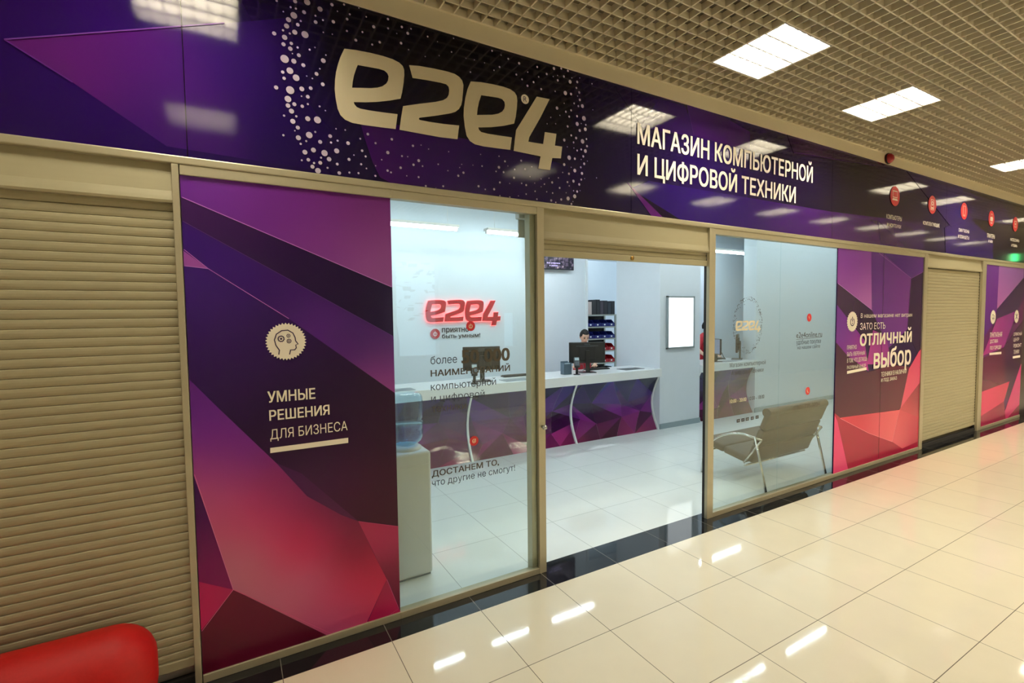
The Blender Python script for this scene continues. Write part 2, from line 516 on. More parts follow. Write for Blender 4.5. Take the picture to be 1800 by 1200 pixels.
DOTS = [(0.277,3.701,0.0061),(0.371,3.726,0.0103),(0.434,3.741,0.0167),(0.502,3.723,0.014),(0.568,3.767,0.0094),(0.598,3.739,0.0034),(0.347,3.688,0.0058),(0.374,3.688,0.0058),(0.309,3.653,0.0041),(0.416,3.681,0.0104),(0.362,3.648,0.0174),(0.334,3.617,0.0132),(0.476,3.679,0.0055),(0.516,3.666,0.0055),(0.573,3.673,0.0099),(0.476,3.644,0.0101),(0.397,3.628,0.0058),(0.381,3.603,0.01),(0.323,3.58,0.0132),(0.304,3.552,0.0062),(0.338,3.544,0.0058),(0.364,3.558,0.0133),(0.259,3.523,0.0106),(0.417,3.559,0.0189),(0.516,3.598,0.0038),(0.565,3.601,0.0039),(0.311,3.516,0.0136),(0.304,3.477,0.0107),(0.344,3.492,0.0091),(0.338,3.462,0.0116),(0.376,3.478,0.0063),(0.439,3.482,0.0059),(0.468,3.502,0.0042),(0.348,3.438,0.0037),(0.381,3.437,0.0105),(0.526,3.474,0.0043),(0.307,3.399,0.0215),(0.354,3.398,0.0133),(0.511,3.439,0.0133),(0.403,3.388,0.0109),(0.332,3.341,0.0175),(0.295,3.325,0.0091),(0.301,3.293,0.0091),(0.363,3.31,0.0176),(0.472,3.356,0.0107),(0.491,3.389,0.0043),(0.419,3.332,0.0038),(0.449,3.325,0.0038),(0.504,3.305,0.0107),(0.259,3.234,0.0109),(0.33,3.235,0.0213),(0.391,3.255,0.013),(0.438,3.269,0.0104),(0.388,3.214,0.004),(0.421,3.218,0.0104),(0.317,3.184,0.0173),(0.349,3.162,0.0107),(0.316,3.148,0.012),(0.39,3.159,0.0094),(0.42,3.177,0.0059),(0.483,3.177,0.0059),(0.514,3.159,0.0041),(0.333,3.121,0.0134),(0.294,3.089,0.0062),(0.357,3.097,0.0063),(0.417,3.095,0.0136),(0.469,3.098,0.0192),(0.338,3.066,0.0134),(0.363,3.036,0.0108),(0.347,3.016,0.004),(0.287,2.981,0.0062),(0.422,3.005,0.0177),(0.455,3.028,0.0059),(0.364,2.98,0.0135),(0.57,3.066,0.0042),(0.622,3.068,0.0047),(0.405,2.968,0.0059),(0.375,2.948,0.0063),(0.48,2.976,0.011),(0.536,3.018,0.0107),(0.54,2.982,0.0065),(0.577,2.999,0.0065),(0.636,2.994,0.0108),(0.708,3.032,0.0057),(0.396,2.905,0.0132),(0.442,2.924,0.0133),(0.502,2.916,0.0176),(0.57,2.939,0.0145),(0.668,2.93,0.0043),(0.482,2.887,0.006),(0.526,2.885,0.013),(0.413,2.865,0.01),(0.378,2.857,0.0054),(0.443,2.851,0.0064),(0.477,2.857,0.0106),(0.639,2.9,0.0095),(0.571,2.863,0.0084),(0.434,2.829,0.011),(0.463,2.81,0.0155),(0.516,2.834,0.006),(0.581,2.813,0.0103),(0.639,2.823,0.0066),(0.636,3.788,0.0061),(0.721,3.793,0.0035),(0.667,3.742,0.0057),(0.651,3.71,0.0078),(0.763,3.755,0.0044),(0.806,3.709,0.0098),(0.894,3.779,0.0072),(0.893,3.724,0.0059),(0.648,3.642,0.0061),(0.738,3.66,0.0057),(0.98,3.756,0.0078),(1.039,3.761,0.0051),(0.947,3.708,0.0037),(1.017,3.728,0.0092),(0.698,3.603,0.0088),(0.84,3.628,0.0077),(0.794,3.602,0.0063),(0.973,3.657,0.0083),(1.02,3.63,0.0042),(1.148,3.743,0.0057),(1.327,3.78,0.0039),(1.214,3.729,0.0033),(1.129,3.615,0.0038),(1.224,3.644,0.0043),(1.311,3.689,0.0049),(1.414,3.674,0.0039),(0.754,3.067,0.0083),(0.799,3.021,0.0067),(0.9,3.061,0.0081),(0.717,2.963,0.0078),(0.737,2.932,0.0062),(0.709,2.882,0.0066),(0.74,2.861,0.0046),(0.692,2.827,0.0066),(0.796,2.885,0.0038),(0.793,2.824,0.0067),(0.834,2.927,0.0046),(0.873,2.976,0.0102),(0.962,2.968,0.0064),(0.999,2.97,0.0039),(1.035,3.043,0.0078),(1.089,3.056,0.0039),(1.139,3.039,0.004),(1.071,2.956,0.0096),(1.036,2.925,0.0078),(1.096,2.925,0.0053),(0.952,2.895,0.0082),(0.869,2.866,0.0076),(0.89,2.858,0.006),(0.99,2.85,0.0039),(1.068,2.852,0.0066),(1.115,2.802,0.007),(1.184,2.797,0.0024),(1.203,2.952,0.0054),(1.278,3.044,0.0041),(1.27,2.92,0.0041),(1.235,2.815,0.0068),(1.344,2.897,0.0078),(1.382,2.922,0.0083),(1.355,2.952,0.0037),(1.37,2.975,0.0037),(1.611,3.772,0.0062),(1.476,3.679,0.0035),(1.552,3.678,0.0035),(1.668,3.678,0.0072),(1.624,3.646,0.0045),(1.681,3.761,0.0045),(1.738,3.75,0.0063),(1.826,3.741,0.0092),(1.978,3.752,0.0075),(1.445,3.592,0.0052),(1.802,3.658,0.0073),(1.849,3.636,0.0064),(1.897,3.697,0.0046),(1.99,3.685,0.0056),(1.946,3.638,0.0075),(1.894,3.601,0.0084),(2.011,3.603,0.0075),(2.06,3.721,0.0085),(2.125,3.776,0.0105),(2.191,3.792,0.0084),(2.252,3.789,0.0087),(2.215,3.739,0.0087),(2.159,3.698,0.0086),(2.118,3.717,0.0038),(2.157,3.733,0.0038),(2.272,3.713,0.0137),(2.339,3.727,0.0098),(2.331,3.681,0.0079),(2.289,3.746,0.0039),(2.363,3.762,0.0039),(2.135,3.614,0.0058),(2.227,3.621,0.0155),(2.28,3.625,0.0098),(2.358,3.653,0.0099),(2.342,3.623,0.0039),(2.363,3.599,0.0099),(2.388,3.558,0.0139),(2.349,3.55,0.0079),(2.309,3.562,0.0069),(2.28,3.505,0.0079),(2.15,3.496,0.0116),(2.231,3.485,0.0078),(2.216,3.544,0.0039),(2.336,3.472,0.0089),(2.402,3.468,0.018),(2.262,3.455,0.0078),(2.176,3.448,0.0039),(2.094,3.418,0.0048),(2.061,3.366,0.0048),(2.137,3.38,0.0048),(2.337,3.415,0.0149),(2.247,3.38,0.0088),(2.42,3.423,0.007),(2.376,3.425,0.004),(2.415,3.389,0.014),(2.361,3.37,0.011),(2.28,3.32,0.0079),(2.326,3.308,0.0099),(2.388,3.293,0.017),(2.426,3.317,0.007),(2.302,3.271,0.0079),(2.215,3.274,0.0108),(2.431,3.264,0.0091),(2.375,3.23,0.008),(2.415,3.224,0.0141),(2.336,3.216,0.007),(2.305,3.23,0.004),(2.243,3.229,0.0039),(2.394,3.181,0.0091),(2.26,3.151,0.0168),(2.313,3.151,0.01),(2.374,3.154,0.004),(2.403,3.126,0.0101),(2.213,3.093,0.0108),(2.37,3.095,0.008),(2.312,3.062,0.014),(2.381,3.05,0.0111),(2.257,3.031,0.0089),(2.278,3.082,0.004),(2.199,3.033,0.0049),(2.434,3.151,0.004),(2.374,3.002,0.0081),(2.299,2.981,0.011),(2.243,2.967,0.0079),(2.259,2.941,0.005),(2.354,2.963,0.0101),(2.407,3.014,0.004),(2.334,2.907,0.0091),(2.362,2.917,0.004),(2.3,2.909,0.005),(2.31,2.868,0.0151),(2.248,2.845,0.0149),(2.279,2.807,0.008),(2.184,2.831,0.0089),(2.23,2.886,0.004),(2.294,2.827,0.004),(2.17,2.915,0.0079),(2.134,2.804,0.0059),(2.093,2.814,0.0088),(2.106,2.87,0.0059),(2.053,2.873,0.0048),(2.102,2.947,0.0088),(2.033,2.926,0.0058),(2.159,2.988,0.0049),(2.074,2.975,0.0039),(2.004,2.96,0.0048),(2.004,2.904,0.0038),(1.948,2.923,0.0038),(1.951,2.865,0.0057),(1.875,2.9,0.0076),(1.837,2.908,0.0056),(1.874,2.836,0.0057),(1.966,2.81,0.0058),(1.809,2.816,0.0038),(1.774,2.939,0.0084),(1.908,2.964,0.0038),(1.738,2.895,0.0037),(1.659,2.892,0.0073),(1.69,2.967,0.0073),(1.653,2.995,0.01),(1.63,2.964,0.0055),(1.702,3.043,0.0073),(1.725,3.014,0.0037),(1.655,3.071,0.0046),(1.78,2.998,0.0065),(1.867,3.011,0.0085),(1.924,3.036,0.0047),(1.835,3.067,0.0075),(1.522,2.985,0.0054),(1.512,3.062,0.0036),(1.453,2.982,0.0035),(1.493,2.846,0.0081),(1.544,2.831,0.0054),(1.613,2.84,0.0082),(1.658,2.8,0.0049),(1.738,2.8,0.0054),(2.482,3.745,0.005),(2.49,3.55,0.004),(2.525,3.035,0.0051)]

# ------------------------------------------------------------------ materials
M_floor = tiles('beige_porcelain', rgb(242, 232, 207), rgb(96, 82, 62), 0.7709, -0.193, 0.6, 0.004, 0.05, 0.03)
M_floor_in = tiles('white_porcelain', rgb(240, 246, 243), rgb(150, 160, 156), 0.7709, 0.108, 0.6, 0.004, 0.06, 0.02)
M_strip = tiles('black_granite', rgb(30, 31, 34), rgb(120, 116, 106), 0.7709, None, 0.6, 0.004, 0.04, 0.05)
M_wall = noisy(mat('shop_paint', rgb(222, 230, 236), 0.6), 6, 0.02)
M_mallwall = noisy(mat('mall_paint', rgb(236, 230, 216), 0.6), 3, 0.04)
M_ceil_in = noisy(mat('ceiling_board', rgb(225, 232, 234), 0.7), 5, 0.02)
M_plenum = noisy(mat('plenum_slab', rgb(134, 124, 106), 0.9), 2, 0.1)
M_grid = noisy(mat('grid_enamel', rgb(214, 205, 180), 0.45), 20, 0.03)
M_trim = noisy(mat('cream_trim', rgb(212, 203, 176), 0.45), 10, 0.02)
M_alu = noisy(mat('anodised_aluminium', rgb(180, 173, 147), 0.38, 0.35), 30, 0.03, stretch=(1, 1, 0.1))
M_slat = noisy(mat('shutter_enamel', rgb(166, 159, 129), 0.5), 14, 0.04, stretch=(0.2, 1, 3))
M_black = mat('black_plastic', rgb(24, 25, 28), 0.35)
M_dark = mat('dark_rubber', rgb(30, 28, 26), 0.7)
M_white = mat('white_laminate', rgb(236, 240, 240), 0.25)
M_logo = mat('sand_vinyl', rgb(206, 196, 168), 0.4)
M_vinyl = mat('cream_vinyl', rgb(246, 238, 222), 0.4)
M_brownvinyl = mat('taupe_vinyl', rgb(74, 66, 50), 0.5)
M_slatevinyl = mat('slate_vinyl', rgb(48, 52, 58), 0.5)
M_goldvinyl = mat('ivory_vinyl', rgb(236, 224, 190), 0.4)
M_red = mat('red_badge', rgb(206, 34, 40), 0.35)
M_darkred = mat('sign_red', rgb(176, 30, 44), 0.35)
M_ink = mat('dark_ink', rgb(48, 24, 66), 0.4)
M_print = mat('printed_film', (0.1, 0.1, 0.1, 1), 0.07, spec=0.55)
M_film = mat('matt_film', (0.1, 0.1, 0.1, 1), 0.2, spec=0.22)
_a = M_film.node_tree.nodes.new('ShaderNodeAttribute')
_a.attribute_name = 'Print'
M_film.node_tree.links.new(_a.outputs['Color'], M_film.node_tree.nodes['Principled BSDF'].inputs['Base Color'])
_a = M_print.node_tree.nodes.new('ShaderNodeAttribute')
_a.attribute_name = 'Print'
M_print.node_tree.links.new(_a.outputs['Color'], M_print.node_tree.nodes['Principled BSDF'].inputs['Base Color'])
M_glass = glass('shop_glass', (0.93, 0.97, 0.96), 1.0)
M_bluewater = glass('blue_polycarbonate', (0.70, 0.86, 0.97), 1.3, 0.05)
M_chrome = mat('brushed_steel', rgb(205, 205, 200), 0.22, 1.0)
M_leather = noisy(mat('brown_leather', rgb(70, 54, 34), 0.55), 40, 0.08, 0.15)
M_redfab = noisy(mat('red_upholstery', rgb(188, 6, 8), 0.55), 60, 0.1, 0.1)
M_cooler = noisy(mat('cooler_plastic', rgb(216, 220, 218), 0.4), 9, 0.02)
M_grey = mat('grey_plastic', rgb(110, 120, 128), 0.4)
M_matgrey = mat('counter_mat', rgb(126, 136, 140), 0.5)
M_tube = mat('mall_tube', (1, 1, 1), 0.5, emit=MALL_TUBE, power=MALL_POWER)
M_tube_in = mat('shop_tube', (1, 1, 1), 0.5, emit=SHOP_TUBE, power=SHOP_POWER)
M_tube_dim = mat('mall_tube_dimmed', (1, 1, 1), 0.5, emit=MALL_TUBE, power=MALL_POWER * 0.22)
M_housing = mat('lamp_housing', rgb(150, 148, 142), 0.5)
M_louvre = mat('lamp_louvre', rgb(205, 202, 194), 0.5)
M_lampwhite = mat('lamp_reflector', rgb(245, 242, 235), 0.35)

# ------------------------------------------------------------------ the setting
FX0, FX1 = -4.0, 24.0
ZS0, ZS1 = 2.793, 3.803          # shop sign, bottom and top
ZG = 3.92                        # underside of the open grid ceiling
struct('floor', box(B(), FX0, FX1, -6.0, -0.193, -0.1, 0.0), M_floor)
struct('trim_1', box(B(), FX0, FX1, -0.193, 0.108, -0.1, 0.0), M_strip)
struct('floor.001', box(B(), 0.0, 14.0, 0.108, 6.4, -0.1, 0.0), M_floor_in)
# far side of the mall, behind the viewer: wall with a tall window and a narrow one
wf = B()
xs = [FX0, 2.70, 3.55, 5.02, 5.34, FX1]
for i in range(len(xs) - 1):
    x0, x1 = xs[i], xs[i + 1]
    if i == 1: box(wf, x0, x1, -6.2, -6.0, 0, 1.2); box(wf, x0, x1, -6.2, -6.0, 3.02, 4.6)
    elif i == 3: box(wf, x0, x1, -6.2, -6.0, 0, 1.3); box(wf, x0, x1, -6.2, -6.0, 2.02, 4.6)
    else: box(wf, x0, x1, -6.2, -6.0, 0, 4.6)
struct('wall_front', wf, M_mallwall)
M_leafs = noisy(mat('leaves', rgb(92, 128, 70), 0.6), 3, 0.3)
random.seed(5)
tb = B()
for k in range(420):
    c = Vector((random.uniform(1.2, 5.4), random.uniform(-8.6, -7.4), random.uniform(1.9, 4.2)))
    if random.random() < 0.35: continue
    M4 = Matrix.Translation(c) @ Matrix.Rotation(random.uniform(0, 6.3), 4, 'Z') @ Matrix.Rotation(random.uniform(-1, 1), 4, 'X')
    obox(tb, M4, random.uniform(0.08, 0.2), random.uniform(0.06, 0.12), 0.01)
tr = thing('street_tree', 'leafy green tree standing outside the window across the mall', 'tree', (3.2, -8.0, 0))
obj('foliage', tb, M_leafs, tr)
obj('trunk', tube(B(), [(3.2, -8.0, 0), (3.25, -8.05, 1.4), (3.1, -8.0, 2.8)], [0.14, 0.11, 0.05], 10), mat('bark', rgb(80, 64, 50), 0.8), tr)
tag(obj('pavement', box(B(), FX0, FX1, -14, -6.2, -0.2, -0.1), mat('paving', rgb(150, 150, 145), 0.8)), kind='structure')
struct('wall_left', box(B(), FX0 - 0.2, FX0, -6.2, 0.3, 0, 4.6), M_mallwall)
struct('light_block_left', box(B(), FX0, 0.0, 0.1, 0.2, 0, ZS0 - 0.03), M_mallwall)  # unseen backing added to block daylight in the gap under the left shutter
struct('light_block_far', box(B(), 6.9, 12.45, 0.1, 0.2, 0, ZS0 - 0.03), M_plenum)  # unseen backing added so the gap under the far shutter stays dark
struct('wall_right', box(B(), FX1, FX1 + 0.2, -6.2, 0.3, 0, 4.6), M_mallwall)
struct('ceiling', box(B(), FX0 - 0.2, FX1 + 0.2, -6.2, 0.3, 4.35, 4.45), M_plenum)
# wall above and behind the shop sign
struct('wall_back', box(B(), FX0, FX1, 0.06, 0.2, ZS0 - 0.03, 4.35), M_mallwall)
struct('wall_back.001', box(B(), 12.45, FX1, 0.03, 0.2, 0, ZS0 - 0.03), mat('dark_cladding', rgb(50, 44, 48), 0.2))
# cream edge trim between sign and ceiling, aluminium rail under the sign
struct('trim_2', box(box(B(), FX0, FX1, -0.012, 0.06, ZS1, ZG + 0.03), FX0, FX1, -0.022, -0.012, ZG, ZG + 0.03), M_trim)
rl = B()
box(rl, FX0, 12.45, -0.016, 0.06, 2.752, ZS0, bev=0.006)
struct('trim_3', rl, M_alu)

# ---- open grid ceiling with luminaires let in
LAMP_X = [-2.08, -0.18, 3.62, 5.52, 9.32, 11.22, 15.02, 16.92]
FILL_X = [7.42, 13.12, 18.82]  # lamps added to the back rows to brighten the right end
LAMP_ROWS = [-0.725, -2.725, -4.725]  # the last row is unseen, added for its light
gb = B()
def cut(lo, hi, holes):
    segs = [(lo, hi)]
    for a, b_ in holes:
        n = []
        for s in segs:
            if b_ <= s[0] or a >= s[1]: n.append(s)
            else:
                if a > s[0]: n.append((s[0], a))
                if b_ < s[1]: n.append((b_, s[1]))
        segs = n
    return segs
GT = 0.0045
x = -1.98
while x < 22:
    holes = [(r - 0.3, r + 0.3) for r in LAMP_ROWS for c in LAMP_X + FILL_X * (r < -1) if abs(x - c) < 0.295]
    for a, b_ in cut(-5.98, -0.022, holes): box(gb, x - GT, x + GT, a, b_, ZG, ZG + 0.045)
    x += 0.1
y = -0.025
while y > -6:
    holes = [(c - 0.3, c + 0.3) for r in LAMP_ROWS for c in LAMP_X + FILL_X * (r < -1) if abs(y - r) < 0.295]
    for a, b_ in cut(-2.0, 22, holes): box(gb, a, b_, y - GT, y + GT, ZG, ZG + 0.045)
    y -= 0.1
struct('ceiling.001', gb, M_grid)
def make_lamp(tube_mat):
    t = thing('ceiling_lamp', '', 'ceiling light', (0, 0, ZG), 'square mall ceiling lights')
    h = B()
    box(h, -0.295, 0.295, -0.295, 0.295, ZG + 0.075, ZG + 0.085)
    for s in (-1, 1):
        box(h, s * 0.295, s * 0.285, -0.295, 0.295, ZG, ZG + 0.075)
        box(h, -0.285, 0.285, s * 0.295, s * 0.285, ZG, ZG + 0.075)
    obj('housing', h, M_housing, t)
    lv = B()
    for yy in (-0.1425, 0, 0.1425):
        box(lv, -0.284, 0.284, yy - 0.006, yy + 0.006, ZG + 0.004, ZG + 0.068)
    for k in range(1, 7):
        xx = -0.285 + k * 0.57 / 7
        box(lv, xx - 0.0015, xx + 0.0015, -0.284, 0.284, ZG + 0.004, ZG + 0.03)
    obj('louvre', lv, M_louvre, t)
    for yy in (-0.214, -0.071, 0.071, 0.214):
        obj('fluorescent_tube', tube(B(), [(-0.275, yy, ZG + 0.053), (0.275, yy, ZG + 0.053)], 0.013, 8), tube_mat, t)
    return t
rowname = ['in the row along the shop sign', 'in the middle row of the mall', 'in the unseen row added for light']
posname = ['first from the left', 'second from the left', 'third from the left, looking largest', 'fourth from the left', 'fifth from the left', 'sixth from the left', 'seventh from the left', 'last at the far end', 'added to brighten the far shutter', 'added fill beyond the far panel', 'added fill at the far end']
protos = {}
for j, ly in enumerate(LAMP_ROWS):
    for i, lx in enumerate(LAMP_X + FILL_X * (j > 0)):
        dim = (j == 1 and lx < 5) or (j == 2 and lx < 1) or lx < -1
        if dim not in protos: o = protos[dim] = make_lamp(M_tube_dim if dim else M_tube)
        else: o = copy_tree(protos[dim])
        o.location = (lx, ly, ZG)
        o['label'] = 'square ceiling light %s, %s' % (rowname[j], posname[i])

# ------------------------------------------------------------------ shop sign band
sg = thing('shop_sign', 'long dark purple shop sign band with cream letters above the shopfront', 'sign', (5.5, -0.0, ZS0))
SGX0, SGX1 = -3.2, 12.45
P1 = [(-0.8323, 3.3735)]
navy, indigo, purp = (9, 6, 26), (42, 14, 92), (78, 30, 112)
facets = [
    ([(SGX0, ZS0), (SGX1, ZS0), (SGX1, ZS1), (SGX0, ZS1)], [((-3, 3.3), (52, 16, 104)), ((-0.6654, 2.9165), (40, 10, 88)), ((-0.3717, 3.4323), (56, 16, 98)), ((0.1298, 3.129), (48, 20, 98)), ((0.2916, 2.9444), (40, 18, 86)), ((0.6111, 3.4221), (16, 8, 44)), ((0.6205, 3.7475), navy), ((1.1773, 3.5557), (6, 4, 18)), ((0.5958, 2.8954), (22, 10, 52)), ((1.7686, 3.5785), (7, 5, 20)), ((2.156, 3.2081), (18, 10, 44)), ((2.4798, 2.9535), (34, 14, 72)), ((2.5958, 3.4098), (34, 14, 70)), ((4.3014, 3.1698), (46, 18, 96)), ((5.2422, 3.5781), (30, 12, 56)), ((6.4128, 3.4205), (24, 12, 46)), ((7.8865, 3.2222), (38, 18, 74)), ((11.7109, 3.3743), (24, 14, 44))]),
    ([(-0.826, 3.2054), (0.0246, 3.5136), (0.7521, 3.7858), (0.4669, 2.8118), (-0.2529, 2.8356), (-0.6025, 3.0712)], [((-0.7854, 3.2111), (112, 36, 118)), ((-0.6548, 3.1489), (104, 34, 116)), ((-0.4853, 3.2951), (88, 26, 108)), ((-0.2241, 3.1413), (78, 30, 112)), ((-0.2332, 2.9149), (70, 28, 110)), ((0.109, 3.3036), (50, 20, 96)), ((0.3535, 3.049), (36, 14, 80)), ((0.5761, 3.3169), (16, 8, 46))]),
    ([(0.5903, 3.8026), (2.265, 3.8124), (2.3152, 3.2758), (1.3285, 3.1881), (0.7169, 3.1079), (0.4837, 3.3603)], [((0.6846, 3.7337), (8, 6, 26)), ((1.3341, 3.4832), (5, 4, 14)), ((2.056, 3.4381), (8, 6, 22)), ((0.6698, 3.2055), (20, 8, 48)), ((2.1567, 3.2914), (18, 10, 44))]),
    ([(0.7017, 3.1619), (0.7322, 3.0502), (0.7793, 2.9053), (0.8221, 2.8187), (0.8993, 2.7903), (2.2585, 2.7991), (2.4241, 3.0773), (1.6263, 3.1437)], [((0.7496, 3.07), (70, 14, 100)), ((0.8298, 2.8438), (84, 16, 110)), ((1.1635, 2.9063), (58, 12, 104)), ((1.0903, 3.0752), (56, 10, 92)), ((1.7614, 3.027), (40, 10, 84)), ((2.3133, 2.9337), (32, 14, 72))]),
    ([(3.5512, 3.8032), (4.0207, 3.7991), (5.4566, 3.5492), (3.9605, 3.5452), (3.6427, 3.5531)], [((3.5881, 3.781), (58, 16, 88)), ((3.6876, 3.5708), (74, 22, 104)), ((5.2432, 3.5486), (30, 10, 54))]),
    ([(2.9281, 3.7784), (3.5367, 3.7905), (3.6429, 3.5431), (3.0245, 3.508), (2.7438, 3.7481)], [((3.0236, 3.7619), (30, 10, 64)), ((3.5756, 3.5812), (66, 20, 104))]),
    ([(2.8984, 3.0032), (3.0917, 3.0829), (5.9544, 3.0987), (8.3163, 3.1682), (8.3443, 2.7969), (4.3097, 2.7787), (3.2279, 2.7769)], [((3.1588, 2.9864), (50, 22, 110)), ((3.8908, 2.9132), (58, 26, 124)), ((5.2635, 2.9551), (74, 28, 122)), ((5.9397, 2.8864), (98, 34, 122)), ((6.9876, 2.8611), (92, 40, 128)), ((8.2511, 2.8691), (70, 32, 116))]),
    ([(2.842, 3.047), (2.9493, 2.972), (3.4817, 2.7941), (3.2622, 2.7945)], [((0, 0), (28, 12, 50))]),
    ([(2.842, 3.047), (3.2622, 2.7945), (3.1264, 2.7919)], [((2.8984, 3.0032), (96, 40, 112)), ((3.1599, 2.8046), (132, 46, 140))]),
    ([(6.1363, 3.9143), (7.6842, 3.8056), (6.1466, 3.6917), (5.1885, 3.629), (5.0288, 3.847)], [((0, 0), (58, 20, 66))]),
    ([(7.7488, 3.7998), (9.196, 3.1839), (10.0224, 3.3804), (12.2755, 3.419), (12.2397, 3.6954)], [((8.0147, 3.7609), (44, 22, 92)), ((9.5473, 3.3723), (60, 30, 120)), ((11.6992, 3.4702), (34, 20, 60))]),
    ([(9.0321, 2.7945), (8.9626, 3.1572), (9.7581, 3.3914), (10.8255, 3.1205), (10.8627, 2.7808)], [((0, 0), (58, 30, 116))]),
    ([(6.1757, 3.0676), (7.0033, 3.0864), (7.0779, 2.7966), (6.1884, 2.794), (5.7093, 2.7936), (5.6989, 3.0557)], [((6.4326, 3.0241), (78, 30, 108)), ((6.4425, 2.8243), (104, 40, 128))]),
    ([(7.0176, 3.0877), (7.7511, 2.8158), (7.1061, 2.8125)], [((7.0924, 3.0448), (66, 26, 94)), ((7.4345, 2.8332), (100, 44, 128))]),
]
lines = [([(-0.826, 3.2054), (0.0246, 3.5136)], 0.006, (140, 80, 165)), ([(-0.826, 3.2054), (-0.6025, 3.0712)], 0.006, (110, 50, 140)), ([(3.5512, 3.8032), (3.6427, 3.5531)], 0.005, (92, 50, 120)),
         ([(5.1881, 3.6407), (6.1463, 3.6981), (7.7164, 3.8027)], 0.006, (96, 56, 104)), ([(7.7488, 3.7998), (9.196, 3.1839)], 0.008, (96, 60, 112)), ([(9.196, 3.1839), (10.0224, 3.3804)], 0.006, (92, 58, 130))]
for px, pv in ((322, 100), (1110, 300), (1462, 390), (1661, 430)):
    xx = (-0.1655, 3.2951)[0] if px == 322 else ((2.8981, 3.1416)[0] if px == 1110 else ((5.9594, 2.984)[0] if px == 1462 else (9.0024, 2.9156)[0]))
    lines.append(([(xx, ZS0), (xx, ZS1)], 0.004, (20, 12, 34)))
art('board', (SGX0, SGX1, ZS0, ZS1), facets, lines, 0.0, sg, base=(40, 14, 88), thick=0.05, dots=DOTS, gain=0.52)
YL = -0.0062
for k in range(4):
    bm = B()
    fill(bm, logo_loops(k), YL, thick=0.002)
    obj('logo_letter', bm, M_logo, sg)
bm = B()
cR = (1.8708, 3.5019)
fill(bm, [disc(cR, 0.033, 28)], YL - 0.0005)
obj('registered_mark', bm, [M_vinyl], sg)
obj('lettering', text_bm('R', (cR[0] - 0.014, cR[0] + 0.014, cR[1] - 0.018, cR[1] + 0.018), YL - 0.002), M_ink, sg)
lettering('МАГАЗИН КОМПЬЮТЕРНОЙ', (2.96, 5.5397, 3.368, 3.5855), YL, M_vinyl, sg, 0.022)
lettering('И ЦИФРОВОЙ ТЕХНИКИ', (2.9607, 5.2272, 3.0856, 3.3331), YL, M_vinyl, sg, 0.022)
def icon(kind, c, s, y):
    """small white pictogram drawn from strokes"""
    bm = B()
    X = lambda u, v: (c[0] + u * s, c[1] + v * s)
    R4 = lambda a, b_, u, v: [X(a, b_), X(u, b_), X(u, v), X(a, v)]
    w = s * 0.14
    if kind == 'laptop':
        ribbon(bm, R4(-0.6, -0.15, 0.6, 0.65), w, y, closed=True); fill(bm, [[X(-0.8, -0.55), X(0.8, -0.55), X(0.6, -0.3), X(-0.6, -0.3)]], y)
    elif kind == 'disk':
        ribbon(bm, R4(-0.45, -0.7, 0.45, 0.7), w, y, closed=True); ribbon(bm, disc(X(0, 0.2), 0.25 * s, 10), w, y, closed=True); fill(bm, [R4(-0.3, -0.55, 0.3, -0.35)], y)
    elif kind == 'phone':
        ribbon(bm, R4(-0.4, -0.75, 0.4, 0.75), w, y, closed=True); fill(bm, [R4(-0.15, -0.65, 0.15, -0.55)], y)
    elif kind == 'printer':
        fill(bm, [R4(-0.6, -0.4, 0.6, 0.2)], y); ribbon(bm, R4(-0.35, 0.2, 0.35, 0.7), w, y, closed=True); ribbon(bm, R4(-0.35, -0.75, 0.35, -0.4), w, y, closed=True)
    elif kind == 'pad':
        ribbon(bm, R4(-0.5, -0.5, 0.5, 0.5), w, y, closed=True); ribbon(bm, [X(-0.25, 0), X(0.25, 0)], w, y); ribbon(bm, [X(0, -0.25), X(0, 0.25)], w, y)
    elif kind == 'power':
        ribbon(bm, [X(0.45 * math.cos(a), -0.05 + 0.45 * math.sin(a)) for a in [PI * (0.66 + 1.68 * k / 20) for k in range(21)]], w, y)
        ribbon(bm, [X(0, 0.6), X(0, -0.02)], w * 1.2, y); fill(bm, [disc(X(0, -0.22), 0.1 * s, 10)], y)
    elif kind == 'tick':
        ribbon(bm, [X(0.45 * math.cos(a), 0.45 * math.sin(a)) for a in [PI * (0.3 + 1.75 * k / 20) for k in range(21)]], w, y)
        ribbon(bm, [X(-0.2, 0.05), X(0, -0.18), X(0.5, 0.5)], w * 1.2, y)
    elif kind == 'phonecall':
        ribbon(bm, [X(-0.3, 0.5), X(-0.4, 0.1), X(-0.1, -0.35), X(0.35, -0.5)], w * 1.8, y)
    elif kind == 'cursor':
        ribbon(bm, [X(-0.3, 0.5), X(0.1, -0.1), X(-0.25, -0.1), X(-0.3, 0.5)], w, y); ribbon(bm, [X(0, -0.1), X(0.25, -0.5)], w, y)
    elif kind == 'truck':
        ribbon(bm, R4(-0.5, -0.2, 0.2, 0.4), w, y, closed=True); ribbon(bm, R4(0.2, -0.2, 0.6, 0.2), w, y, closed=True); fill(bm, [disc(X(-0.2, -0.35), 0.14 * s, 10)], y); fill(bm, [disc(X(0.35, -0.35), 0.14 * s, 10)], y)
    elif kind == 'tools':
        ribbon(bm, [X(-0.5, -0.5), X(0.5, 0.5)], w * 1.6, y); ribbon(bm, [X(-0.5, 0.5), X(0.5, -0.5)], w * 1.6, y)
    return bm
def badge(parent, c, r, y, m, kind, mi, teeth=0, name='badge'):
    bm = B()
    fill(bm, [gear(c, r, teeth, 0.1) if teeth else disc(c, r, 28)], y)
    b = obj(name, bm, m, parent)
    obj('pictogram', icon(kind, c, r * 0.78, y - 0.0012), mi, b)
    return b
badge(sg, (7.4332, 3.4338), 0.125, YL, M_red, 'laptop', M_vinyl)
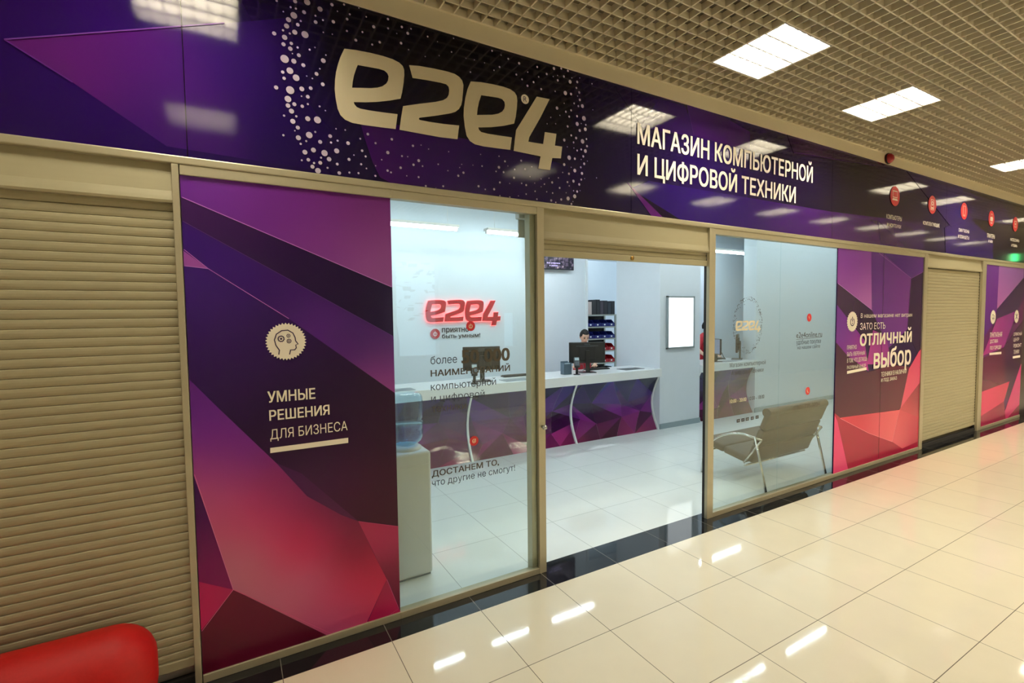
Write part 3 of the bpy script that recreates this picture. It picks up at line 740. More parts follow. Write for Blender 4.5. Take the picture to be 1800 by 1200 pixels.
badge(sg, (8.5278, 3.4371), 0.125, YL, M_red, 'disk', M_vinyl)
badge(sg, (9.6238, 3.4555), 0.125, YL, M_red, 'phone', M_vinyl)
badge(sg, (10.7168, 3.4416), 0.125, YL, M_red, 'printer', M_vinyl)
badge(sg, (11.8138, 3.4409), 0.125, YL, M_red, 'pad', M_vinyl)
for s, bb in (('КОМПЬЮТЕРЫ', (7.2194, 7.6323, 3.1335, 3.19)), ('И НОУТБУКИ', (7.2402, 7.6155, 3.0355, 3.0816)),
              ('КОМПЛЕКТУЮЩИЕ', (8.2588, 8.7825, 3.1326, 3.1939)),
              ('СМАРТФОНЫ', (9.444, 9.8355, 3.1365, 3.1907)), ('И ПЛАНШЕТЫ', (9.4319, 9.8446, 3.0431, 3.0932)),
              ('ПРИНТЕРЫ', (10.5568, 10.8852, 3.1295, 3.1923)), ('И МФУ', (10.6251, 10.808, 3.0524, 3.0975)),
              ('АКСЕССУАРЫ', (11.6017, 12.0335, 3.144, 3.1919)), ('И ТОВАРЫ', (11.6676, 11.9456, 3.0514, 3.0947))):
    lettering(s, bb, YL, M_vinyl, sg, 0.012)

# ------------------------------------------------------------------ roller shutters
def slat_profile(z0, z1, step, y):
    p = []
    n = int(round((z1 - z0) / step))
    for k in range(n):
        a = z0 + k * step
        p += [(y + 0.004, a), (y - 0.002, a + 0.003), (y - 0.005, a + step * 0.3), (y - 0.006, a + step * 0.6), (y - 0.0045, a + step * 0.9), (y + 0.001, a + step)]
    return p
def shutter(name, label, x0, x1, zb, box_z0, pl=0.032, pr=0.031, left=True, right=True):
    """box under the sign, slat curtain down to zb, bottom bar and the side guides"""
    t = thing(name, label, 'roller shutter', ((x0 + x1) / 2, 0.02, 0), 'roller shutters of the shopfront')
    bx = B()
    for f in ((x0, x1),):
        vs = []
        for yy, zz in ((0.02, 2.752), (0.012, 2.70), (0.004, box_z0 + 0.06), (-0.004, box_z0 + 0.03), (-0.008, box_z0 + 0.012), (-0.004, box_z0), (0.06, box_z0)):
            vs.append((bx.verts.new((x0, yy, zz)), bx.verts.new((x1, yy, zz))))
        for a, b_ in zip(vs, vs[1:]): bx.faces.new((a[0], a[1], b_[1], b_[0]))
        bx.faces.new([v[0] for v in vs][::-1]); bx.faces.new([v[1] for v in vs])
    bmesh.ops.recalc_face_normals(bx, faces=list(bx.faces))
    obj('shutter_box', bx, M_slat, t)
    cu = B()
    pts = slat_profile(zb + 0.05, box_z0 - 0.002, 0.0455, 0.03)
    col = [(cu.verts.new((x0, a, b_)), cu.verts.new((x1, a, b_))) for a, b_ in pts]
    for a, b_ in zip(col, col[1:]):
        cu.faces.new((a[0], a[1], b_[1], b_[0]))
    obj('slat_curtain', cu, M_slat, t)
    obj('bottom_bar', box(B(), x0, x1, 0.016, 0.036, zb, zb + 0.05, bev=0.004), M_slat, t)
    for on, xx, w in ((left, x0 - pl, pl), (right, x1, pr)):
        if on: obj('guide_rail', box(B(), xx, xx + w, -0.012, 0.022, 0.0, 2.752, bev=0.003), M_alu, t); obj('brush_seal', box(B(), xx + 0.002, xx + w - 0.002, 0.022, 0.05, 0.0, 2.75), M_dark, t)
    return t
XA, XB, XC, XD, XE, XF = -0.239, 1.96, 2.022, 3.862, 3.947, 8.333
s1 = shutter('roller_shutter', 'closed beige roller shutter left of the big purple panel, behind the red sofa', -2.8, XA, 0.10, 2.555)
s2 = shutter('roller_shutter', 'raised roller shutter over the open shop doorway', XC, XD, 2.402, 2.525, 0.062, 0.085)
lk = obj('lock', lathe(B(), [(0, 0), (0.018, 0), (0.018, 0.008), (0, 0.008)], (0, 0), 14), mat('brass', rgb(160, 130, 70), 0.35, 1.0), s2)
lk.location = Vector((2.9214, 0.016, 2.43)) - origin(s2)
lk.rotation_euler = (PI / 2, 0, 0)
s3 = shutter('roller_shutter', 'closed beige roller shutter at the far end between two purple panels', 8.44, 10.43, 0.10, 2.57, 0.1, 0.155)
kb = obj('door_knob', lathe(B(), [(0, 0), (0.012, 0), (0.012, 0.02), (0.02, 0.03), (0.016, 0.045), (0, 0.048)], (0, 0), 14), M_chrome, s2)
kb.location = Vector((XC - 0.03, -0.012, 1.1275)) - origin(s2)
kb.rotation_euler = (PI / 2, 0, 0)
struct('trim_5', box(box(B(), -2.8, XA, 0.012, 0.05, 0.0, 0.045), 8.44, 10.43, 0.012, 0.05, 0.0, 0.045), M_dark)

# ------------------------------------------------------------------ graphic panels
PZ0, PZ1 = 0.045, 2.70
def rail_frame(t, x0, x1, name='frame'):
    obj('top_rail', box(B(), x0, x1, -0.010, 0.05, 2.70, 2.752, bev=0.003), M_alu, t)
    obj('bottom_rail', box(B(), x0, x1, -0.010, 0.05, 0.0, PZ0, bev=0.003), M_alu, t)
p1 = thing('graphic_panel', 'tall purple and red faceted graphic panel with smart solutions for business lettering', 'graphic panel', (0.34, 0.0, 0), 'printed graphic panels')
X0, X1 = -0.204, 0.883
rail_frame(p1, X0, X1)
facets = [
    ([(-0.2389, 2.7727), (1.0093, 2.8144), (0.9926, 2.0952), (0.8762, 2.151), (-0.203, 2.589), (-0.2455, 2.6071)], [((-0.1696, 2.6966), (98, 40, 124)), ((0.0561, 2.575), (112, 46, 128)), ((0.2817, 2.6453), (94, 34, 104)), ((0.722, 2.6768), (92, 34, 92)), ((0.4549, 2.4197), (128, 60, 130)), ((0.8487, 2.2), (156, 92, 142)), ((0.8549, 2.4467), (138, 72, 126))]),
    ([(-0.2455, 2.6071), (-0.203, 2.589), (0.8762, 2.151), (0.9927, 2.1025), (0.9854, 1.7853), (0.8758, 1.8436), (-0.2078, 2.4675), (-0.2501, 2.4925)], [((-0.1764, 2.5224), (66, 34, 78)), ((0.0501, 2.4075), (50, 24, 66)), ((0.3278, 2.2503), (34, 16, 50)), ((0.8425, 1.9516), (30, 12, 46))]),
    ([(-0.2501, 2.4925), (-0.2078, 2.4675), (0.8758, 1.8436), (0.9853, 1.7817), (0.9765, 1.4063), (0.8743, 1.4858), (0.2826, 1.959), (-0.2088, 2.3197), (-0.2555, 2.3573)], [((-0.1816, 2.3912), (54, 24, 96)), ((-0.0082, 2.2675), (58, 24, 98)), ((0.3236, 2.1209), (52, 20, 82)), ((0.4387, 1.8903), (92, 40, 118)), ((0.7005, 1.8839), (58, 24, 84)), ((0.8568, 1.8083), (74, 34, 100)), ((0.8325, 1.558), (158, 76, 134))]),
    ([(-0.2088, 2.3197), (0.2826, 1.959), (0.8743, 1.4858), (0.9765, 1.4063), (0.9574, 0.5839), (0.8825, 0.6126), (0.6339, 0.7022), (0.3462, 0.9171), (-0.2056, 1.6505), (-0.2564, 1.7312), (-0.2072, 2.2382)], [((-0.1541, 2.143), (60, 28, 104)), ((0.0363, 2.024), (58, 28, 98)), ((-0.0809, 1.7207), (48, 20, 70)), ((0.1967, 1.8324), (44, 20, 62)), ((0.4264, 1.4884), (36, 14, 46)), ((0.2344, 1.2113), (38, 15, 44)), ((0.7885, 1.2376), (44, 16, 38)), ((0.7417, 0.8095), (64, 24, 34)), ((0.4109, 0.9799), (74, 28, 62))]),
    ([(-0.2111, 2.3224), (-0.0978, 2.2278), (-0.212, 2.238)], [((0, 0), (158, 84, 150))]),
    ([(0.1908, 1.1391), (0.3198, 1.0575), (0.6339, 0.7022), (0.5342, 0.7635), (0.3462, 0.9171)], [((0.2311, 1.1127), (60, 22, 70)), ((0.5358, 0.8161), (92, 36, 60))]),
    ([(0.6339, 0.7022), (0.9575, 0.5877), (0.9434, -0.014), (0.873, 0.0665), (0.8004, 0.2851)], [((0.7017, 0.636), (172, 52, 78)), ((0.8442, 0.5654), (158, 48, 74)), ((0.8368, 0.2672), (120, 34, 54)), ((0.8627, 0.1079), (100, 26, 48))]),
    ([(-0.2567, 1.7253), (-0.2056, 1.6505), (-0.0742, 1.4775), (0.1908, 1.1391), (0.3462, 0.9171), (0.5342, 0.7635), (0.6339, 0.7022), (0.7156, 0.4936), (0.8004, 0.2851), (0.6572, 0.0247), (0.453, 0.0223), (-0.0471, 0.4706), (-0.2053, 1.1428), (-0.2362, 1.3115)], [((-0.1935, 1.5776), (88, 34, 112)), ((-0.1438, 1.4209), (112, 42, 132)), ((0.0366, 1.2726), (108, 36, 122)), ((-0.1027, 1.1372), (160, 66, 124)), ((0.2279, 1.0137), (118, 38, 88)), ((-0.1356, 0.9565), (196, 96, 118)), ((0.1066, 0.8732), (206, 64, 98)), ((0.3379, 0.6524), (212, 48, 84)), ((0.4705, 0.8298), (96, 36, 66)), ((-0.0147, 0.61), (190, 116, 122)), ((0.2669, 0.3631), (190, 108, 120)), ((0.695, 0.3816), (178, 36, 62)), ((0.6206, 0.2202), (206, 50, 74)), ((0.4518, 0.2011), (196, 76, 104)), ((0.4808, 0.0665), (168, 88, 122)), ((0.665, 0.5721), (110, 32, 52))]),
    ([(-0.2374, 1.2816), (-0.2053, 1.1428), (-0.0471, 0.4706), (-0.2074, 0.5622), (-0.2521, 0.5876)], [((-0.197, 1.0309), (52, 14, 66)), ((-0.166, 0.8386), (92, 20, 76)), ((-0.1106, 0.5724), (138, 28, 80)), ((-0.1882, 0.5943), (112, 20, 74))]),
    ([(-0.2521, 0.5876), (-0.2074, 0.5622), (-0.0471, 0.4706), (-0.2078, 0.2856), (-0.2531, 0.2385)], [((-0.1009, 0.4738), (164, 36, 76)), ((-0.1952, 0.3446), (206, 32, 88))]),
    ([(-0.2531, 0.2385), (-0.2078, 0.2856), (-0.0471, 0.4706), (0.453, 0.0223), (0.378, -0.0931), (-0.2502, -0.0154)], [((-0.0487, 0.4258), (108, 26, 46)), ((0.1427, 0.2325), (102, 24, 44)), ((-0.1945, 0.0901), (72, 8, 26)), ((0.3813, 0.0121), (70, 8, 24))]),  # lower stops darkened: a reflected dark band put into the print colour
    ([(0.8004, 0.2851), (0.8731, 0.0703), (0.9054, -0.0015), (0.657, 0.0174)], [((0.792, 0.2426), (150, 40, 62)), ((0.7225, 0.0773), (160, 22, 66)), ((0.8508, 0.0812), (190, 48, 84))]),
]
lines = [([(-0.203, 2.589), (0.8762, 2.151)], 0.004, (196, 128, 188)), ([(-0.2078, 2.4675), (0.8758, 1.8436)], 0.0025, (92, 56, 112)), ([(-0.2111, 2.3224), (-0.0978, 2.2278), (0.2826, 1.959)], 0.0035, (190, 110, 176)),
         ([(-0.2072, 2.2382), (-0.0978, 2.2278)], 0.003, (196, 128, 188)), ([(-0.2053, 1.1428), (-0.0471, 0.4706)], 0.003, (214, 120, 150)), ([(-0.0471, 0.4706), (-0.2078, 0.2856)], 0.003, (216, 110, 140)), ([(-0.0471, 0.4706), (0.453, 0.0223)], 0.003, (206, 90, 120)),
         ([(0.8004, 0.2851), (0.8731, 0.0703), (0.8161, 0.0317)], 0.003, (196, 90, 120)), ([(0.6339, 0.7022), (0.8825, 0.6126)], 0.003, (186, 70, 100))]
art('board', (X0, X1, PZ0, PZ1), facets, lines, 0.004, p1, m=M_film, gain=1.08)
YP = -0.0015
for s, bb, bo in (('УМНЫЕ', (0.1594, 0.4077, 1.4899, 1.552), 0.02), ('РЕШЕНИЯ', (0.1644, 0.4837, 1.3874, 1.4455), 0.02), ('ДЛЯ БИЗНЕСА', (0.1638, 0.5854, 1.2675, 1.3373), -0.006)):
    lettering(s, bb, YP, M_vinyl, p1, bo)
bm = B()
fill(bm, [[(0.161, 1.2027), (0.5868, 1.201), (0.5877, 1.2324), (0.162, 1.2319)]], YP)
obj('underline_bar', bm, M_vinyl, p1)
cB = (0.2636, 1.83)
bm = B()
fill(bm, [gear(cB, 0.107, 38, 0.1)], YP)
bd = obj('badge', bm, M_vinyl, p1)
bm = B()
S = 0.107
hp = lambda u, v: (cB[0] + u * S, cB[1] + v * S)
ribbon(bm, [hp(-0.38, -0.68), hp(-0.34, -0.45), hp(-0.5, -0.18), hp(-0.56, 0.1), hp(-0.46, 0.4), hp(-0.2, 0.58), hp(0.1, 0.6), hp(0.34, 0.44), hp(0.44, 0.2), hp(0.46, 0.02), hp(0.58, -0.16), hp(0.46, -0.2), hp(0.48, -0.36), hp(0.4, -0.46), hp(0.2, -0.46), hp(0.14, -0.7)], 0.006, YP - 0.0012)
for (u, v), r in (((-0.24, 0.15), 0.19), ((0.12, 0.3), 0.11), ((0.14, 0.02), 0.13)):
    fill(bm, [gear(hp(u, v), r * S, 12, 0.2), disc(hp(u, v), r * S * 0.6, 12)], YP - 0.0012)
    fill(bm, [disc(hp(u, v), r * S * 0.3, 10)], YP - 0.0012)
obj('pictogram', bm, M_ink, bd)

p2 = thing('graphic_panel', 'purple to coral faceted graphic panel with great choice lettering beside the lounge window', 'graphic panel', (7.22, 0.0, 0), 'printed graphic panels')
X0, X1 = 6.118, 8.34
rail_frame(p2, X0, X1)
facets = [
    ([(5.9452, 2.7586), (6.9234, 2.7381), (6.9377, 1.978), (6.1243, 2.2918), (5.9024, 2.3642)], [((6.2582, 2.6467), (104, 44, 130)), ((6.6555, 2.5651), (122, 56, 138)), ((6.8209, 2.0487), (190, 120, 168)), ((6.2107, 2.3137), (158, 84, 150))]),
    ([(6.8808, 2.7426), (7.0667, 2.7393), (7.9771, 2.4029), (7.9082, 1.7128), (7.3961, 1.4808), (6.9377, 1.978)], [((6.9997, 2.651), (80, 34, 110)), ((7.6196, 2.3854), (112, 56, 128)), ((7.3418, 1.8662), (92, 44, 112)), ((7.8157, 1.8599), (130, 66, 130))]),
    ([(7.0667, 2.7393), (8.4366, 2.7549), (8.4547, 2.5191), (7.9771, 2.4029)], [((7.4447, 2.6734), (58, 26, 92)), ((8.0226, 2.4731), (100, 50, 126))]),
    ([(7.9771, 2.4029), (8.4535, 2.5348), (8.5557, 1.2032), (8.2396, 1.365), (7.9082, 1.7128)], [((8.1527, 2.3225), (52, 34, 62)), ((8.2094, 1.5401), (46, 22, 50))]),
    ([(6.124, 2.2984), (6.9377, 1.978), (7.3635, 1.5118), (6.8459, 1.5899), (6.1363, 2.0279), (5.9732, 2.1127)], [((6.2154, 2.2142), (60, 28, 60)), ((6.9049, 1.801), (40, 16, 50)), ((6.4864, 1.9458), (44, 20, 52))]),
    ([(5.9729, 2.1193), (6.136, 2.0345), (6.7751, 1.6066), (6.8945, 1.2169), (6.3803, 1.4362), (5.9944, 1.6209)], [((6.2041, 1.9145), (92, 34, 120)), ((6.5001, 1.6713), (120, 42, 128)), ((6.821, 1.2716), (186, 60, 132))]),
    ([(6.8473, 1.3056), (7.5029, 1.2588), (7.3248, 1.646), (6.9803, 1.7281)], [((6.9346, 1.2645), (196, 66, 132)), ((7.3599, 1.5711), (120, 50, 116))]),
    ([(5.9916, 1.6869), (6.3803, 1.4362), (6.8669, 1.2044), (7.5029, 1.2588), (8.0279, 1.1957), (7.7827, 0.6403), (6.2476, 0.6943), (6.029, 0.8205)], [((6.2591, 1.273), (52, 20, 46)), ((7.0901, 1.0726), (70, 26, 46)), ((7.5628, 0.8083), (112, 44, 50)), ((6.4103, 0.8143), (96, 36, 46)), ((7.7036, 1.1015), (84, 28, 50))]),
    ([(8.2724, 1.3951), (8.5307, 1.5284), (8.5683, 1.0396), (7.7822, 0.6481), (7.9956, 1.1743)], [((8.2324, 1.2226), (206, 70, 96)), ((7.8889, 0.7773), (226, 92, 100))]),
    ([(8.5651, 1.0805), (8.6191, 0.3778), (7.7503, 0.636)], [((8.2263, 0.825), (130, 48, 56)), ((8.0705, 0.5859), (214, 84, 84))]),
    ([(6.2473, 0.7012), (7.7503, 0.636), (7.5678, 0.2272), (6.938, 0.4251)], [((6.417, 0.6747), (214, 66, 74)), ((7.4187, 0.6112), (222, 84, 84)), ((7.4688, 0.302), (240, 130, 120)), ((6.979, 0.4635), (200, 60, 74))]),
    ([(7.7503, 0.636), (8.6184, 0.3861), (8.6383, 0.1266), (7.8686, 0.0905), (7.5678, 0.2272)], [((7.8214, 0.5506), (206, 74, 76)), ((8.2671, 0.2583), (186, 52, 70)), ((7.696, 0.2247), (232, 110, 110))]),
    ([(6.029, 0.8205), (6.2473, 0.7012), (6.938, 0.4251), (7.5678, 0.2272), (7.8686, 0.0905), (8.637, 0.1434), (8.6577, -0.1262), (6.0673, -0.0661)], [((6.4254, 0.4995), (168, 44, 60)), ((6.9913, 0.2421), (176, 46, 62)), ((8.1059, 0.0795), (170, 24, 56)), ((7.3016, 0.0084), (150, 16, 48))]),
    ([(6.0275, 0.8542), (6.1853, 0.6675), (6.4613, 0.0307), (6.1887, 0.0289), (6.0009, 0.0413)], [((6.1661, 0.5334), (222, 66, 106)), ((6.3105, 0.1678), (236, 84, 116))]),
]
lines = [([(6.1243, 2.2918), (6.9377, 1.978)], 0.006, (196, 140, 190)), ([(7.0671, 2.7322), (7.9771, 2.4029), (8.3138, 2.4984)], 0.006, (150, 96, 160)), ([(7.9771, 2.4029), (7.9082, 1.7128)], 0.005, (120, 70, 130)),
         ([(6.2476, 0.6943), (6.938, 0.4251), (7.5678, 0.2272)], 0.006, (240, 130, 130)), ([(7.5678, 0.2272), (7.7503, 0.636)], 0.005, (246, 160, 150))]
xs_ = 7.2086
lines.append(([(xs_, PZ0), (xs_, PZ1)], 0.006, (30, 14, 34)))
art('board', (X0, X1, PZ0, PZ1), facets, lines, 0.004, p2, m=M_film, gain=1.08)
badge(p2, (6.4651, 1.8435), 0.125, YP, M_vinyl, 'power', M_ink, 24)
for s, bb, bo in (('В нашем магазине нет витрин', (6.6586, 8.0285, 1.8703, 1.9411), -0.004), ('ЗАТО ЕСТЬ', (6.6509, 7.2869, 1.7383, 1.8231), -0.006),
                  ('отличный', (6.66, 8.0318, 1.5407, 1.7423), 0.022), ('выбор', (7.0151, 8.0282, 1.1715, 1.4966), 0.022),
                  ('ПРИЯТНО', (6.3587, 6.5811, 1.5089, 1.5601), 0), ('БЫТЬ УВЕРЕННЫМ', (6.3624, 6.7842, 1.4302, 1.4781), 0),
                  ('В ТОМ, ЧТО ДЕЛАЕШЬ', (6.3663, 6.8449, 1.3411, 1.4028), 0), ('РАЗУМНЫЙ ВЫБОР', (6.3699, 6.8154, 1.2725, 1.3274), 0),
                  ('ТЕХНИКИ В НАЛИЧИИ', (7.2114, 7.9152, 1.122, 1.1811), 0.006), ('И ПОД ЗАКАЗ', (7.2157, 7.643, 1.0443, 1.0998), 0.006)):
    lettering(s, bb, YP, M_vinyl, p2, bo)
bm = B()
fill(bm, [[(6.3739, 1.2174), (6.837, 1.235), (6.8351, 1.2707), (6.3722, 1.2518)]], YP)
obj('underline_bar', bm, M_vinyl, p2)

p3 = thing('graphic_panel', 'farthest purple and crimson graphic panel, cut by the right edge', 'graphic panel', (11.5, 0.0, 0), 'printed graphic panels')
X0, X1 = 10.585, 12.45
rail_frame(p3, X0, X1)
facets = [
    ([(10.3834, 2.7496), (11.1706, 2.7478), (11.1467, 1.8161), (10.5166, 1.456)], [((10.6412, 2.5599), (110, 54, 136)), ((10.8622, 2.101), (104, 34, 126)), ((10.7395, 1.6349), (84, 26, 108))]),
    ([(11.1706, 2.7478), (12.3637, 2.7389), (12.3925, 2.5162), (11.1564, 1.9593)], [((11.5266, 2.6377), (136, 96, 156)), ((11.3224, 2.103), (190, 110, 160))]),
    ([(12.3899, 2.5365), (12.4322, 2.2103), (11.798, 1.509), (10.8836, 1.4426), (11.1543, 1.9784)], [((12.1254, 2.3079), (46, 40, 62)), ((11.5003, 1.7138), (70, 28, 78))]),
    ([(10.6129, 1.2199), (11.1725, 1.8158), (12.1698, 1.9548), (11.5462, 1.32)], [((10.7055, 1.262), (206, 60, 130)), ((11.8959, 1.8562), (100, 36, 108))]),
    ([(10.6178, 1.173), (11.5462, 1.32), (12.4856, 1.7985), (12.9935, 0.2908), (10.5405, 0.5246)], [((10.9351, 0.9653), (90, 34, 60)), ((12.2663, 1.1868), (64, 26, 60)), ((10.9663, 0.6761), (120, 40, 60))]),
    ([(10.5309, 0.619), (11.8951, 0.6999), (11.657, 0.368), (10.5744, 0.1922)], [((10.736, 0.5059), (230, 60, 100)), ((11.6276, 0.6209), (196, 44, 76))]),
    ([(12.5736, 1.1197), (12.9789, 0.4002), (11.8366, 0.0152), (11.6588, 0.1167)], [((12.4554, 0.8653), (216, 70, 130)), ((11.8268, 0.0977), (206, 40, 90))]),
    ([(10.5725, 0.2112), (11.657, 0.368), (11.7801, 0.0218), (12.9789, 0.4002), (13.0376, -0.0393), (10.4298, -0.0249)], [((11.0293, 0.0909), (170, 22, 70)), ((12.5435, 0.1753), (120, 16, 48))]),
]
art('board', (X0, X1, PZ0, PZ1), facets, [], 0.004, p3, base=(96, 30, 84), m=M_film, gain=1.08)
badge(p3, (10.9776, 1.8467), 0.12, YP, M_vinyl, 'truck', M_ink, 20)
badge(p3, (12.0882, 1.8441), 0.12, YP, M_vinyl, 'tools', M_ink, 20)
for s, bb in (('ПУНКТУАЛЬНАЯ', (10.8734, 11.4157, 1.5089, 1.5893)), ('ДОСТАВКА', (10.8836, 11.2418, 1.3999, 1.4711)), ('ПО ГОРОДУ', (10.8959, 11.4138, 1.2905, 1.3619)),
              ('СЕРВИСНЫЙ', (11.9753, 12.3987, 1.5034, 1.5741)), ('ЦЕНТР', (11.9877, 12.2633, 1.392, 1.4629)), ('РЕМОНТ', (12.0013, 12.3966, 1.2904, 1.3564)), ('ТЕХНИКИ', (12.015, 12.292, 1.1783, 1.2497))):
    lettering(s, bb, YP, M_vinyl, p3, 0.004)
bm = B()
fill(bm, [[(10.8831, 1.2155), (11.4251, 1.2077), (11.4205, 1.2471), (10.879, 1.2536)]], YP)
fill(bm, [[(11.9882, 1.0989), (12.3659, 1.0992), (12.3607, 1.1409), (11.9833, 1.1397)]], YP)
obj('underline_bar', bm, M_vinyl, p3)

# ------------------------------------------------------------------ shop windows
def pane(x0, x1):
    return box(B(), x0, x1, 0.008, 0.018, PZ0 - 0.01, 2.71)
w1f = B()
box(w1f, 0.883, XB, -0.010, 0.05, 2.70, 2.752, bev=0.003)
box(w1f, 0.883, XB, -0.010, 0.05, 0.0, PZ0, bev=0.003)
box(w1f, XB - 0.045, XB, 0.02, 0.09, 0.0, 2.74, bev=0.003)
w1 = struct('window_1', w1f, M_alu)
obj('glass_pane', pane(0.8845, XB - 0.001), M_glass, w1)
YW = 0.0072
def wtext(s, bb, m, w, bold=0.0):
    return lettering(s, bb, YW, m, w, bold)
badge(w1, (1.422, 1.8933), 0.036, YW - 0.001, M_red, 'power', M_goldvinyl, 24)
badge(w1, (1.4342, 1.0929), 0.036, YW - 0.001, M_red, 'tick', M_goldvinyl, 24)
wtext('более', (1.1275, 1.3163, 1.6464, 1.7008), M_slatevinyl, w1, -0.004)
wtext('50 000', (1.3524, 1.7248, 1.6407, 1.7295), M_brownvinyl, w1, 0.03)
wtext('НАИМЕНОВАНИЙ', (1.1276, 1.728, 1.5654, 1.6198), M_brownvinyl, w1, 0.022)
wtext('компьютерной', (1.1256, 1.613, 1.4591, 1.525), M_slatevinyl, w1, -0.006)
wtext('и цифровой', (1.1262, 1.5214, 1.3835, 1.4457), M_slatevinyl, w1, -0.006)
wtext('техники', (1.1303, 1.3778, 1.3245, 1.3622), M_brownvinyl, w1, -0.006)
wtext('ДОСТАНЕМ ТО,', (1.1212, 1.6272, 0.8834, 0.9334), M_brownvinyl, w1, 0.022)
wtext('что другие не смогут!', (1.1198, 1.7616, 0.8145, 0.8715), M_slatevinyl, w1, -0.004)

w2f = B()
box(w2f, XE, 6.118, -0.010, 0.05, 2.70, 2.752, bev=0.003)
box(w2f, XE, 6.118, -0.010, 0.05, 0.0, PZ0, bev=0.003)
w2 = struct('window_2', w2f, M_alu)
XJ = 5.015
obj('glass_pane', pane(XE + 0.001, XJ - 0.003), M_glass, w2)
obj('glass_pane', pane(XJ + 0.003, 6.117), M_glass, w2)
bm = B()
oc = (4.4729, 1.8415)
random.seed(11)
orx, orz = 0.238, 0.285
for k in range(330):
    a = random.uniform(0, 2 * PI)
    q = 1 - abs(random.gauss(0, 0.09))
    if -2.3 < a - 2 * PI < -0.9 and random.random() < 0.0: continue
    fill(bm, [disc((oc[0] + orx * q * math.cos(a), oc[1] + orz * q * math.sin(a)), random.uniform(0.002, 0.005), 6)], YW)
obj('dot_pattern', bm, M_brownvinyl, w2)
lb = (4.2778, 4.6778, 1.7658, 1.8864)
for k in range(4):
    bm = B()
    fill(bm, logo_loops(k, lb), YW - 0.001)
    obj('logo_letter', bm, M_goldvinyl, w2)
wtext('Магазин компьютерной', (4.1978, 4.7736, 1.4197, 1.4771), M_brownvinyl, w2)
wtext('и цифровой техники', (4.225, 4.7369, 1.3426, 1.4026), M_brownvinyl, w2)
wtext('10:00 - 20:00', (4.2047, 4.4628, 1.0778, 1.1143), M_goldvinyl, w2, 0.01)
wtext('10:00 - 18:00', (4.4992, 4.759, 1.0773, 1.1151), M_brownvinyl, w2, 0.01)
for u, v in ((1299, 739.5), (1307, 737.5), (1315, 736.5), (1323.5, 735), (1332, 733)):
    pass
bm = B()
for c in ((4.3407, 0.8899), (4.4127, 0.89), (4.4856, 0.8901), (4.5644, 0.8897), (4.6443, 0.8922)):
    fill(bm, [[(c[0] - 0.025, c[1] - 0.016), (c[0] + 0.025, c[1] - 0.016), (c[0] + 0.025, c[1] + 0.016), (c[0] - 0.025, c[1] + 0.016)]], YW)
    fill(bm, [disc((c[0] - 0.008, c[1]), 0.009, 8)], YW - 0.001, 1)
    fill(bm, [disc((c[0] + 0.008, c[1]), 0.009, 8)], YW - 0.001, 1)
obj('payment_cards_sticker', bm, [M_black, M_matgrey], w2)
badge(w2, (5.559, 1.9022), 0.045, YW, M_red, 'cursor', M_goldvinyl)
badge(w2, (5.5592, 1.0826), 0.045, YW, M_red, 'phonecall', M_goldvinyl)
wtext('e2e4online.ru', (5.3168, 5.823, 1.6828, 1.7439), M_brownvinyl, w2, 0.004)
bm = B()
ribbon(bm, [(5.3181, 1.6673), (5.8243, 1.679)], 0.004, YW)
obj('underline_bar', bm, M_brownvinyl, w2)
wtext('удобные покупки', (5.3197, 5.8028, 1.595, 1.6639), M_slatevinyl, w2)
wtext('на нашем сайте', (5.343, 5.7873, 1.5577, 1.5996), M_slatevinyl, w2)
wtext('8-800-775-3234', (5.29, 5.8086, 0.8902, 0.9362), M_brownvinyl, w2, 0.006)

# ------------------------------------------------------------------ shop interior shell
ZC = 3.86
YB = 4.6
struct('ceiling.002', box(B(), -0.1, 14.0, 0.2, 6.5, ZC, ZC + 0.1), M_ceil_in)
wb = B()
box(wb, 0.0, 6.10, YB, YB + 0.12, 0, ZC)
box(wb, 6.10, 6.98, YB, YB + 0.12, 3.05, ZC)
box(wb, 7.85, 14.0, YB, YB + 0.12, 0, ZC)
struct('wall_back.002', wb, M_wall)
struct('wall_back.003', box(B(), 5.0, 9.0, 6.2, 6.3, 0, ZC), M_wall)
struct('wall_left.001', box(B(), 0.0, 0.2, 0.06, YB, 0, ZC), M_wall)
struct('wall_right.001', box(B(), 13.0, 13.2, 0.06, YB, 0, ZC), M_wall)
struct('trim_4', box(B(), 6.07, 6.12, YB - 0.02, YB + 0.12, 0, 3.05), M_white)
pl = B()
box(pl, 6.25, 7.25, 2.83, 3.9, 0, ZC)
box(pl, 8.86, 13.0, 2.83, 3.1, 0, ZC)
struct('wall_right.002', pl, M_wall)
bs = B()
box(bs, 6.245, 7.255, 2.815, 2.83, 0, 0.09)
box(bs, 8.855, 13.0, 2.815, 2.83, 0, 0.09)
struct('baseboard_back', bs, mat('grey_skirting', rgb(150, 166, 172), 0.5))

